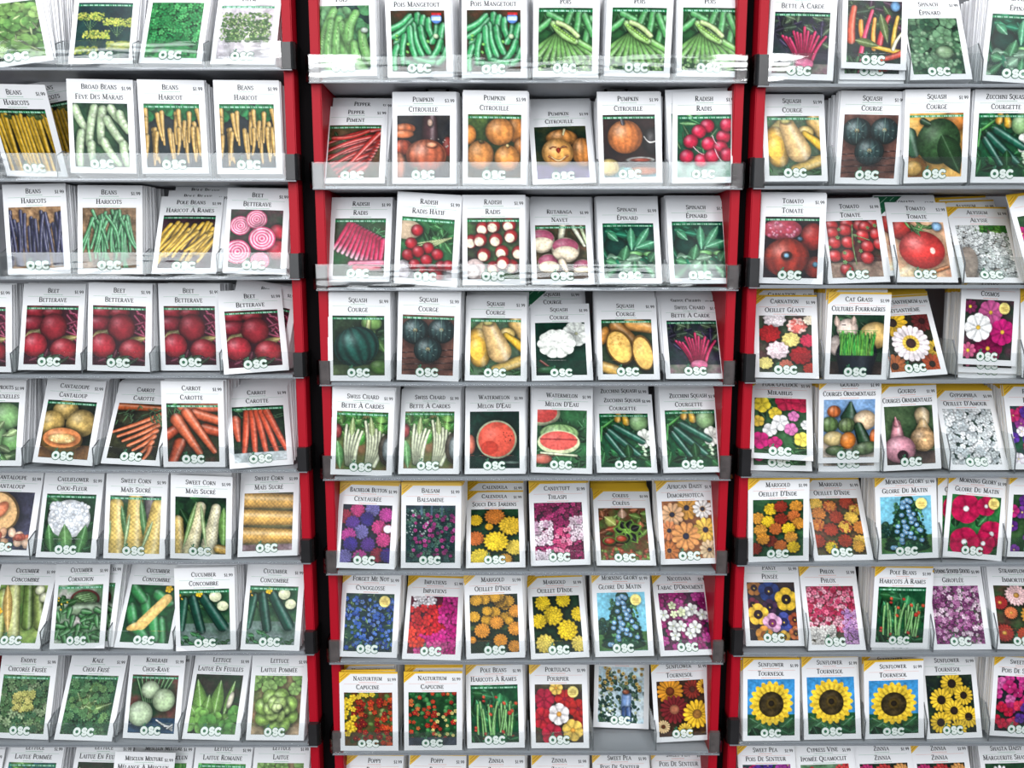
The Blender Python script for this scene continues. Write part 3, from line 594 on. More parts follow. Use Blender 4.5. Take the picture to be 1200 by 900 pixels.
@pic('morning_blue', 'morning_blue_b')
def _(n):
    p = Pic((120, 190, 214)).band(.78, PA, (50, 90, 50), (90, 130, 70)).dots([(30, 66, 54), (50, 86, 60)], 40, .04, .07, .55, .8, 0, .3)
    for k in range(13): p.ell(.52+.02*math.sin(k), .08+.08*k, .13+.027*k, .1, (34, 80, 56), hl=0, sh=False)
    p.dots([(60, 110, 70), (30, 70, 50), (90, 150, 90)], 110, .02, .04, .1, 1.05, .25, .82); r = random.Random(7)
    for k in range(42):
        y = .06+1.0*r.random(); x = .53+(.1+.33*y)*(r.random()-.5)*1.5; p.ell(x, y, .05, .045, (118, 170, 214), dk=.3).ell(x, y, .016, .016, (226, 236, 240), sh=False)
    return p.badge()
@pic('nicotiana')
def _(n):
    p = Pic((110, 20, 80), (50, 50, 50), 5, 3).flws([(160, 30, 110), (180, 60, 140), (130, 20, 90)], 34, .09, .13, 5, (220, 150, 190), .1)
    return p.flws([(226, 230, 226)], 9, .11, .14, 5, (190, 200, 120), .12, .45, .3, .9, .05, 1, seed=8).flws([(214, 224, 180)], 3, .08, .1, 5, (170, 190, 90), .12, .45, .25, .45, .2, .5)
@pic('nasturtium')
def _(n): return Pic((70, 80, 40), (110, 50, 30), 5, 3).dots([(100, 130, 60), (130, 150, 80), (60, 90, 44)], 60, .04, .07).flws([(190, 60, 36), (170, 40, 34), (206, 80, 40), (130, 30, 34)], 44, .05, .08, 5, (230, 120, 40), .2, y0=.15, x0=.2).flws([(240, 206, 50)], 14, .06, .09, 5, (220, 150, 30), .15, y0=.1, y1=.9, x0=0, x1=.2, seed=4).flws([(240, 206, 60)], 4, .05, .07, 5, y0=.04, y1=.15, x0=.3, x1=.6)
@pic('nasturtium_mix')
def _(n): return Pic((24, 50, 30), (40, 80, 44), 5, 3).dots([(50, 120, 64), (80, 150, 80), (40, 100, 50)], 60, .04, .07, 0, 1.0).flws([(206, 60, 40), (180, 40, 36), (214, 110, 60)], 46, .035, .06, 5, (230, 150, 60), .2).flws([(230, 216, 130)], 14, .03, .05, 5, (200, 150, 40), .2, y0=.4, x0=.5, seed=4).band(.98, PA, (70, 76, 90), (40, 50, 60))
@pic('scarlet_bean', 'scarlet_bean_b')
def _(n):
    p = Pic((30, 90, 50), (20, 60, 40), 5, 3).fol([(60, 140, 84), (50, 120, 60)], 30, .3, .1, .05, .7)
    r = random.Random(5)
    for k in range(17): x = .1+.8*r.random(); p.cap(x, .35+.2*r.random(), x+.2*(r.random()-.6), 1.0+.1*r.random(), .02, .016, (120, 180, 100), .05*(r.random()-.5))
    return p.dots([(190, 50, 40), (210, 80, 50)], 9, .03, .05, .15, .6, .2, .95).dots([(190, 60, 50)], 7, .03, .05, .8, 1.1).fol([(40, 110, 60)], 12, .2, .07, .95, 1.17)
@pic('portulaca')
def _(n):
    p = Pic((60, 40, 40), (90, 90, 60), 5, 3)
    for x, y, r, c, q in [(.2, .3, .22, (176, 30, 60), 0), (.62, .3, .2, (200, 40, 40), 0), (.9, .5, .2, (190, 40, 36), 0), (.15, .68, .22, (190, 36, 50), 0), (.35, 1.0, .22, (180, 36, 60), 0), (.45, .08, .14, (236, 196, 90), 1), (.9, .85, .2, (186, 40, 40), 0), (.78, .92, .22, (238, 200, 90), 1), (.5, .6, .22, (242, 236, 236), 1)]: p.flw(x, y, r, 6, c, (226, 160, 60) if q else (150, 20, 50), .24 if q else .2, .16, x*5, dk=.3)
    return p.badge()
@pic('tall_sunflowers')
def _(n):
    p = Pic((170, 200, 214), (210, 220, 226), 4, 3); p.dots([(30, 60, 50), (60, 100, 70), (90, 120, 90), (40, 70, 60)], 190, .025, .05, .12, 1.17, 0, .85); p.dots([(200, 205, 160), (40, 70, 56)], 40, .02, .03, .1, 1.0).flws([(226, 190, 90), (200, 160, 60)], 24, .035, .05, 9, (90, 60, 40), .35, y0=0, y1=.5)
    return p.cap(.62, .62, .6, .85, .09, .09, (120, 150, 200), dk=.3).ell(.6, .52, .08, .05, (150, 80, 50)).cap(.58, .88, .56, 1.1, .05, .04, (70, 100, 160)).cap(.66, .88, .68, 1.1, .05, .04, (80, 110, 170))
@pic('sunflower_mix')
def _(n):
    p = Pic((60, 40, 30), (90, 60, 40), 5, 3)
    for x, y, r, c, cc in [(.28, .22, .28, (226, 150, 40), (120, 60, 30)), (.75, .2, .2, (140, 50, 40), (90, 50, 40)), (1.0, .15, .16, (232, 176, 50), (120, 60, 30)), (.35, .6, .3, (130, 40, 44), (180, 110, 80)), (.82, .72, .3, (240, 190, 44), (160, 110, 50)), (.1, .95, .14, (220, 190, 140), (90, 50, 30)), (.55, 1.05, .16, (240, 200, 70), (150, 100, 40))]: p.flw(x, y, r, 16, c, cc, .33, .28, dk=.35)
    return p
@pic('rainbow_chard')
def _(n):
    p = Pic((50, 40, 50), (30, 60, 44), 6, 3).fol([(50, 70, 50), (80, 50, 70), (90, 120, 70)], 36, .24, .07, 0, .5, ruf=.4)
    for x0, y0, x1, y1, w0, c in [(.12, .15, .08, .75, .07, (226, 90, 60)), (.25, .4, .3, .7, .05, (236, 150, 50)), (.45, .2, .25, 1.1, .04, (220, 60, 100)), (.5, .35, .5, .9, .04, (240, 160, 60)), (.75, .3, .6, .8, .05, (220, 60, 70)), (.92, .3, .85, .85, .04, (236, 190, 70)), (.3, .8, 1.0, .95, .04, (240, 190, 60)), (1.0, .6, .85, .9, .03, (230, 225, 190)), (.6, 1.1, 1.05, .95, .05, (226, 80, 60))]: p.cap(x0, y0, x1, y1, w0*.7, w0, c, .02)
    return p.leaf(.6, .25, .75, .8, .08, (120, 140, 80)).leaf(.15, .75, .6, .85, .08, (110, 130, 70)).ell(.87, .1, .09, .1, (120, 170, 220), hl=0).fol([(80, 130, 80)], 10, .2, .06, 1.0, 1.17, 0, .5)
@pic('spinach_curly')
def _(n): return Pic((30, 60, 44), (20, 40, 30), 5, 3).flws([(80, 120, 86), (106, 146, 108), (56, 96, 68), (42, 80, 56)], 70, .12, .19, 5, (90, 130, 90), .2, .22).dots([(130, 165, 128)], 40, .03, .05, .3, 1.0).ell(.65, .72, .17, .13, (140, 172, 130))
@pic('green_squash')
def _(n):
    p = Pic((230, 190, 110), (220, 150, 60), 5, 3); p.ell(.85, .15, .22, .2, (224, 140, 60)).ell(.1, 1.0, .25, .22, (230, 150, 60)).ell(.1, 1.0, .16, .14, (240, 190, 100)).cap(0, .4, .1, .7, .12, .1, (60, 100, 70))
    return p.ell(.55, .52, .4, .42, (52, 84, 46), .5, dk=.45, hl=.25, ns=.7).leaf(.6, .4, .97, 1.12, .22, (46, 78, 42), .2).cap(.25, .15, .35, .2, .05, .04, (40, 66, 40))
@pic('beefsteak')
def _(n):
    p = Pic((60, 30, 34), (30, 20, 34), 4, 3); p.ell(.32, .25, .36, .2, (170, 60, 76), dk=.2).dots([(226, 150, 170), (206, 100, 130)], 26, .02, .045, .12, .38, .05, .6).ell(.88, .38, .22, .26, (160, 40, 34)).ell(.95, .95, .2, .2, (176, 50, 34))
    return p.ell(.42, .78, .42, .37, (190, 54, 36), ribs=5, rc=.2, hl=.35).ell(.42, .74, .1, .08, (90, 30, 24)).ell(.42, .74, .05, .045, (120, 170, 200)).ell(.65, .42, .05, .04, (60, 90, 110)).ell(.95, .9, .05, .05, (90, 150, 180))
@pic('tomato_cluster')
def _(n):
    p = Pic((90, 40, 40), (50, 50, 36), 5, 3).band(.85, PA, (170, 150, 130), (120, 90, 80))
    for x, y in [(.1, .1), (.4, .08), (.65, .12), (.9, .1), (.1, .25), (.35, .2), (.75, .15), (.12, .45), (.38, .45), (.68, .32), (.95, .3), (.75, .55), (.1, .72), (.35, .72), (.72, .78), (.3, 1.0), (1.0, .5)]: p.ell(x, y, .13, .125, (196, 44, 46), hl=.45)
    p.cap(.5, .1, .5, .9, .01, .01, (110, 140, 80), .03, sh=False).cap(.5, .3, .8, .42, .008, .008, (110, 140, 80), sh=False)
    return p.flws([(110, 150, 90)], 10, .03, .05, 5, (90, 120, 70), .1, .7, .1, .9)
@pic('tomato_big')
def _(n):
    p = Pic((226, 190, 150), (200, 140, 110), 3, 3); p.ell(.15, .15, .22, .25, (190, 50, 44)).cap(.1, 1.1, .6, .8, .1, .1, (236, 210, 170), dk=.1, sh=False)
    return p.ell(.5, .6, .44, .4, (204, 54, 50), hl=.35, dk=.4).fol([(90, 150, 80), (120, 170, 90)], 12, .22, .04, .02, .16, .3, .7).ell(.7, .62, .05, .07, (240, 180, 170), sh=False, dk=0).ell(.85, .1, .1, .1, (150, 190, 226), hl=0).cap(.55, 1.1, .95, .95, .03, .03, (200, 120, 70))
@pic('alyssum')
def _(n): return Pic((120, 110, 100), (160, 150, 140), 4, 3).flws([(90, 150, 60), (60, 120, 50), (120, 170, 80)], 30, .06, .1, 5, (70, 120, 50), .1, .4, 0, .35, .35, 1).dots([(70, 90, 66)], 60, .02, .04, .25, 1.17, .25, 1).flws([(226, 230, 230), (204, 209, 209), (180, 188, 186)], 190, .035, .06, 4, (206, 210, 190), .15, .3, .2, 1.17, .28, 1).flws([(216, 220, 220)], 70, .03, .05, 4, (200, 205, 190), .15, .3, 0, .5, 0, .45).ell(.05, .9, .22, .42, (150, 136, 124), .3, hl=0, dk=.2)
@pic('carnation')
def _(n):
    p = Pic((60, 90, 60), (90, 60, 60), 5, 3)
    for k, (x, y, r, c, c2) in enumerate([(.3, .08, .22, (236, 226, 230), None), (.72, .22, .2, (226, 110, 100), (240, 200, 190)), (.95, .1, .12, (240, 226, 200), None), (.2, .38, .22, (170, 30, 34), None), (.6, .5, .18, (240, 222, 130), None), (.92, .52, .16, (206, 50, 80), None), (.35, .72, .22, (238, 214, 220), None), (.78, .82, .22, (160, 36, 40), None), (.12, .98, .15, (236, 220, 130), None), (.5, 1.02, .14, (214, 120, 100), None), (.95, 1.08, .14, (180, 60, 50), None)]): p.pom(x, y, r, c, 10, .3, k, .85, c2)
    return p
@pic('cat_grass')
def _(n):
    p = Pic((40, 70, 46), (24, 50, 34), 6, 3).fol([(60, 100, 60)], 20, .24, .05, 0, .5); p.ell(.83, .4, .3, .26, (226, 186, 110)).ell(.3, .28, .2, .2, (230, 205, 190)).leaf(.12, .25, .08, .02, .06, (226, 196, 180), 0).leaf(.4, .22, .42, .02, .06, (226, 196, 180), 0).cap(.2, .2, .26, .2, .008, .008, (50, 30, 30), sh=False).band(.9, PA, (80, 60, 54), (40, 36, 34)); p.ell(.1, .6, .12, .2, (220, 200, 190))
    p.band2(.12, .88, .3, .32, (50, 140, 60)); p.cap(.5, .78, .5, 1.05, .34, .28, (34, 38, 48), dk=.4, hl=.1); r = random.Random(3)
    for k in range(110): x = .16+.68*r.random(); p.cap(x*.9+.05, .78, x+.1*(r.random()-.5), .32+.1*r.random(), .012, .005, (60+60*r.random(), 150+40*r.random(), 70), sh=False, hl=.05)
    return p
@pic('chrysanthemum')
def _(n):
    p = Pic((60, 40, 30), (40, 50, 30), 5, 3); p.flw(.25, .15, .3, 14, (240, 190, 40), (60, 40, 30), .3).flw(.85, .15, .22, 12, (110, 40, 40), (60, 30, 30), .3).flw(0, .6, .22, 12, (50, 60, 50), (30, 30, 30), .3).flw(.1, 1.05, .25, 12, (200, 110, 60), (60, 40, 30), .3).flw(1.0, .75, .2, 12, (230, 190, 60), (60, 40, 30), .3).flw(.85, 1.05, .22, 12, (190, 80, 40), (50, 40, 30), .3)
    return p.flw(.52, .6, .38, 18, (234, 222, 226), (60, 44, 40), .2, .14, dk=.2, ring=(150, 50, 60), rr=.47).flw(.52, .6, .17, 14, (226, 190, 70), (70, 44, 40), .6, .05, sh=False)
@pic('cosmos')
def _(n): return Pic((40, 60, 44), (80, 50, 60), 5, 3).flw(.1, .15, .14, 8, (120, 40, 80)).flw(.52, .25, .25, 8, (206, 90, 150), (220, 180, 60), .16, .12).flw(.5, .95, .3, 8, (130, 20, 70), (200, 160, 50), .14, .12).flw(.78, .62, .26, 8, (190, 30, 110), (226, 180, 60), .16, .12).flw(.28, .55, .28, 8, (240, 240, 240), (220, 180, 60), .16, .12).flw(.1, 1.0, .16, 8, (200, 90, 130)).badge()
@pic('four_oclock')
def _(n):
    p = Pic((60, 100, 60), (40, 70, 44), 5, 3).fol([(70, 130, 70)], 20, .2, .06)
    for x, y, r, c in [(.15, .15, .17, (240, 216, 60)), (.6, .08, .2, (206, 40, 80)), (.9, .1, .2, (200, 36, 76)), (.4, .33, .13, (240, 210, 60)), (.75, .38, .11, (216, 120, 180)), (.08, .5, .12, (236, 200, 70)), (.5, .52, .17, (244, 244, 244)), (.3, .68, .14, (240, 240, 240)), (.7, .65, .13, (220, 120, 180)), (.98, .55, .1, (235, 235, 235)), (.12, .9, .18, (190, 30, 110)), (.9, .85, .15, (240, 220, 90)), (.4, .95, .14, (190, 40, 110))]: p.flw(x, y, r, 5, c, c, .1, .18, x*7)
    return p
@pic('gourds')
def _(n):
    p = Pic((110, 150, 200), (140, 170, 206), 2, 3).band(.75, PA, (200, 190, 180), (170, 150, 130))
    p.cap(.52, .08, .5, .35, .03, .15, (50, 80, 56)).ell(.2, .24, .13, .12, (226, 120, 60), ribs=4).cap(.75, .25, .8, .33, .02, .02, (200, 180, 120)).ell(.8, .42, .22, .2, (232, 200, 160)).ell(.12, .5, .17, .16, (110, 140, 80), ribs=4).ell(.45, .52, .17, .15, (110, 130, 80), ribs=5, ns=.6).ell(.2, .78, .2, .15, (214, 190, 130)).cap(.68, .55, .8, .85, .08, .12, (50, 80, 50), stripe=5)
    return p.ell(.48, .82, .15, .17, (226, 130, 50), .2).ell(.98, .75, .08, .15, (220, 110, 50)).ell(.82, .98, .26, .13, (110, 130, 90), -.2, ribs=4).ell(.25, 1.02, .2, .1, (90, 110, 70))
@pic('gourds_pink')
def _(n):
    p = Pic((80, 100, 66), (50, 70, 44), 6, 3).band(.9, PA, (110, 90, 80), (70, 60, 60)); p.cap(.77, .2, .78, .3, .14, .12, (224, 196, 150)).cap(.77, .35, .77, .6, .07, .2, (220, 184, 130), dk=.4).ell(.76, .68, .26, .24, (214, 170, 120), ns=.8)
    return p.cap(.24, .35, .24, .6, .07, .12, (222, 150, 160)).cap(.22, .22, .24, .36, .01, .05, (206, 130, 140)).ell(.28, .86, .32, .27, (220, 150, 166)).ell(.33, .98, .11, .1, (60, 30, 40), hl=0)
@pic('gypsophila')
def _(n): return Pic((60, 80, 70), (40, 56, 50), 8, 3).flws([(236, 238, 240), (214, 220, 222), (196, 204, 208)], 150, .045, .085, 5, (200, 205, 200), .15, .15)
@pic('petunia', 'petunia_b')
def _(n): return Pic((60, 50, 80), (40, 90, 60), 5, 3).flws([(90, 50, 150), (190, 40, 100), (160, 60, 150), (230, 220, 230)], 26, .1, .15, 5, (220, 200, 120), .12, .14)
@pic('marigold_french')
def _(n):
    p = Pic((34, 66, 44), (60, 100, 60), 5, 3); c = [(240, 200, 40), (226, 150, 50), (206, 110, 50), (150, 50, 34), (230, 160, 60)]
    for k, (x, y) in enumerate([(.35, .2), (.55, .15), (.85, .15), (.1, .38), (.8, .35), (.3, .45), (.55, .4), (.9, .5), (.15, .62), (.45, .6), (.7, .6), (.35, .85), (.2, .8), (.75, .78), (.55, .95), (.8, .98), (.05, 1.0)]): p.pom(x, y, .14, c[k*3 % 5], 9, .45, k, .9)
    return p
@pic('marigold_stripe')
def _(n):
    p = Pic((60, 80, 40), (110, 60, 40), 5, 3)
    for k, (x, y) in enumerate([(.12, .12), (.4, .18), (.75, .1), (.92, .25), (.15, .32), (.5, .4), (.8, .42), (.1, .55), (.35, .65), (.65, .6), (.95, .62), (.6, .88), (.9, .9), (.3, 1.0), (.05, .88)]): p.pom(x, y, .155, [(236, 190, 70), (214, 130, 50), (170, 60, 36)][k % 3], 11, .4, k, .9, (160, 60, 36) if k % 2 else None)
    return p.pom(.85, 1.0, .13, (232, 170, 60)).pom(.3, 1.02, .13, (240, 205, 40))
@pic('morning_red')
def _(n):
    p = Pic((60, 140, 70), (40, 100, 54), 5, 3).fol([(80, 160, 90)], 16, .3, .12)
    for x, y, r in [(.3, .28, .3), (.7, .2, .2), (.85, .75, .27), (.7, .95, .24), (.32, .95, .3)]: p.flw(x, y, r, 5, (190, 24, 76), (240, 240, 240), .2, .08, x*4, dk=.2)
    return p.badge(.85, .14)
@pic('purple_flowers')
def _(n): return Pic((34, 60, 40), (60, 90, 50), 5, 3).flws([(90, 40, 120), (180, 40, 110), (120, 60, 150)], 14, .1, .15, 5, (230, 210, 120), .15, .15)
@pic('pansy')
def _(n):
    p = Pic((44, 40, 60), (70, 50, 44), 5, 3)
    for x, y, r, c, cc in [(.15, .12, .16, (170, 110, 50), (50, 30, 40)), (.45, .18, .22, (40, 60, 120), (30, 20, 60)), (.8, .35, .24, (232, 190, 50), (40, 26, 30)), (.1, .45, .14, (110, 40, 60), (40, 20, 30)), (.45, .5, .16, (70, 40, 70), (40, 20, 50)), (.2, .65, .22, (236, 190, 60), (50, 30, 40)), (.72, .8, .2, (70, 80, 160), (40, 40, 90)), (.48, .82, .2, (226, 170, 206), (130, 50, 110)), (.95, .75, .14, (150, 70, 40), (70, 30, 30)), (.3, 1.05, .18, (226, 150, 60), (160, 90, 40)), (.7, 1.1, .14, (206, 160, 60), (90, 60, 30)), (.95, 1.02, .14, (200, 110, 60), (90, 50, 40))]: p.flw(x, y, r, 5, c, cc, .42, .2, 1.57, dk=.25).ell(x, y+.01, r*.1, r*.1, (240, 200, 60), sh=False)
    return p
@pic('phlox')
def _(n): return Pic((110, 60, 60), (70, 90, 60), 6, 3).flws([(200, 60, 100), (220, 110, 140), (176, 36, 70), (234, 170, 186)], 170, .04, .065, 5, (170, 30, 80), .18, .2, .02, .9).flws([(180, 130, 190), (206, 160, 206)], 50, .035, .05, 5, (150, 90, 160), .15, .25, .5, 1.17, .7, 1).flws([(230, 225, 220)], 36, .05, .07, 5, (220, 200, 200), .1, .15, .82, 1.17, 0, .5).dots([(60, 60, 56)], 6, .03, .06, 1.0, 1.17, .3, .7)
@pic('stock')
def _(n): return Pic((70, 90, 60), (110, 60, 100), 8, 3).flws([(180, 110, 160), (206, 150, 190), (144, 64, 124), (226, 200, 216), (110, 44, 94)], 240, .035, .06, 5, (210, 170, 190), .15, .35).dots([(90, 120, 70)], 30, .012, .02)
@pic('strawflower')
def _(n):
    p = Pic((50, 80, 44), (80, 50, 40), 5, 3)
    for k, (x, y, r, c) in enumerate([(.45, .2, .24, (240, 196, 196)), (.1, .35, .16, (170, 44, 44)), (.3, .55, .14, (220, 120, 70)), (.75, .6, .26, (226, 160, 60)), (.12, .95, .2, (170, 60, 50)), (.9, .2, .14, (236, 200, 90)), (.55, 1.0, .2, (206, 80, 50)), (.95, 1.0, .16, (180, 40, 50))]): p.pom(x, y, r, c, 18, .4, k, .9).ell(x, y, r*.25, r*.22, (210, 150, 60), sh=False)
    return p
@pic('sunflower', 'sunflower_b', 'sunflower_c')
def _(n):
    p = Pic((60, 140, 200)).band(.72, PA, (40, 96, 54), (30, 70, 44)); p.leaf(.05, .8, .45, 1.05, .14, (60, 120, 66)).leaf(.95, .8, .6, 1.1, .16, (50, 110, 60)).leaf(.02, 1.1, .3, .9, .1, (70, 130, 80)).fol([(40, 100, 60)], 8, .3, .1, .95, 1.17)
    p.flw(.5, .5, .46, 19, (240, 196, 44), (60, 50, 34), .3, .26, dk=.3, sh=False).flw(.5, .5, .4, 19, (246, 206, 56), (60, 50, 34), .3, .22, ph=.17, dk=.35, sh=False).ell(.5, .52, .26, .26, (74, 60, 36), dk=.35, hl=.05, sh=False, ns=.8).ell(.5, .5, .12, .12, (96, 76, 34), dk=.3, hl=0, ns=.6, sh=False)
    return p.ell(.5, .5, .06, .06, (50, 40, 30), hl=0, sh=False)
@pic('sunflowers_many')
def _(n):
    p = Pic((24, 30, 34), (44, 60, 40), 5, 3).dots([(60, 90, 50), (40, 60, 40)], 60, .02, .04)
    for x, y, r in [(.55, .18, .24), (.3, .5, .24), (.78, .42, .2), (.55, .72, .22), (.85, .85, .22), (.25, .95, .22), (.62, 1.08, .17)]: p.flw(x, y, r, 15, (238, 196, 50), (50, 36, 30), .38, .26, dk=.35)
    return p
@pic('sweet_pea')
def _(n): return Pic((50, 30, 50), (30, 60, 40), 5, 3).flws([(206, 60, 140), (190, 40, 110), (220, 100, 170)], 16, .1, .15, 4, (230, 160, 200), .1, .25, 0, .7).flws([(190, 30, 60), (210, 50, 80)], 8, .1, .13, 4, (220, 90, 110), .1, .25, .6, 1.17, 0, .5).flws([(90, 50, 140)], 6, .1, .14, 4, (150, 110, 190), .1, .25, .6, 1.1, .5, 1)
@pic('zinnia', 'zinnia_b')
def _(n): return Pic((40, 80, 50), DK, 5, 3).pom(.15, .2, .2, (214, 50, 120), 14).pom(.5, .22, .22, (206, 60, 60), 14).pom(.85, .2, .2, (226, 160, 90), 14).pom(.3, .6, .24, (236, 190, 60), 14).pom(.75, .65, .24, (200, 40, 90), 14).pom(.3, 1.0, .2, (226, 226, 220), 14).pom(.8, 1.05, .2, (220, 110, 60), 14)
@pic('poppy', 'cypress_vine')
def _(n): return Pic((60, 96, 60), (120, 150, 120), 6, 3).flws([(200, 40, 50), (220, 70, 70)], 18, .06, .1, 5, (120, 20, 30), .2, .2)
@pic('shasta')
def _(n): return Pic((50, 90, 56), (30, 60, 40), 6, 3).flw(.3, .3, .26, 16, (240, 242, 244), (226, 190, 60), .28).flw(.8, .35, .24, 16, (236, 238, 242), (226, 190, 60), .28).flw(.5, .8, .28, 16, (242, 242, 244), (226, 190, 60), .28)
@pic('cabbage_blue')
def _(n): return Pic((60, 110, 140), (40, 80, 60), 5, 3).fol([(120, 180, 90), (150, 200, 110)], 26, .35, .12)

# ---------------------------------------------------------------- helpers
def tag(o, label=None, cat=None, group=None, kind=None):
    if label: o['label'] = label
    if cat: o['category'] = cat
    if group: o['group'] = group
    if kind: o['kind'] = kind
    return o
def mesh(name, vs, fs, mats, mi=None, smooth=False):
    me = bpy.data.meshes.new(name); me.from_pydata(vs, [], fs)
    for q in mats: me.materials.append(q)
    if mi: me.polygons.foreach_set('material_index', mi)
    if smooth: me.polygons.foreach_set('use_smooth', [True]*len(fs))
    me.update(); return me
def obj(name, me, parent=None):
    o = bpy.data.objects.new(name, me); col.objects.link(o); o.parent = parent; return o
class MB:
    def __init__(s): s.v = []; s.f = []
    def box(s, x0, x1, y0, y1, z0, z1):
        b = len(s.v); s.v += [(x, y, z) for z in (z0, z1) for y in (y0, y1) for x in (x0, x1)]
        s.f += [tuple(b+i for i in q) for q in ((0, 2, 3, 1), (4, 5, 7, 6), (0, 1, 5, 4), (2, 6, 7, 3), (0, 4, 6, 2), (1, 3, 7, 5))]; return s
    def prism_x(s, prof, x0, x1):           # profile in (y, z), extruded along x
        b = len(s.v); n = len(prof); s.v += [(x0, y, z) for y, z in prof]+[(x1, y, z) for y, z in prof]
        s.f += [tuple(b+i for i in range(n)), tuple(b+n+i for i in reversed(range(n)))]
        s.f += [(b+i, b+n+i, b+n+(i+1) % n, b+(i+1) % n) for i in range(n)]; return s
    def prism_z(s, prof, z0, z1):           # profile in (x, y)
        b = len(s.v); n = len(prof); s.v += [(x, y, z0) for x, y in prof]+[(x, y, z1) for x, y in prof]
        s.f += [tuple(b+i for i in reversed(range(n))), tuple(b+n+i for i in range(n))]
        s.f += [(b+i, b+(i+1) % n, b+n+(i+1) % n, b+n+i) for i in range(n)]; return s
    def make(s, name, m_, parent=None, bev=0):
        me = mesh(name, s.v, s.f, [m_]); bm = bmesh.new(); bm.from_mesh(me); bmesh.ops.recalc_face_normals(bm, faces=bm.faces)
        if bev: bmesh.ops.bevel(bm, geom=list(bm.edges), offset=bev, segments=2, affect='EDGES')
        bm.to_mesh(me); bm.free(); return obj(name, me, parent)

# ---------------------------------------------------------------- the setting
tag(MB().box(-3.5, 3.5, -4.5, .8, -.05, 0).make('floor', M_FLOOR), kind='structure')
tag(MB().box(-3.5, 3.5, .30, .38, 0, 3.0).make('wall_back', M_WALL), kind='structure')

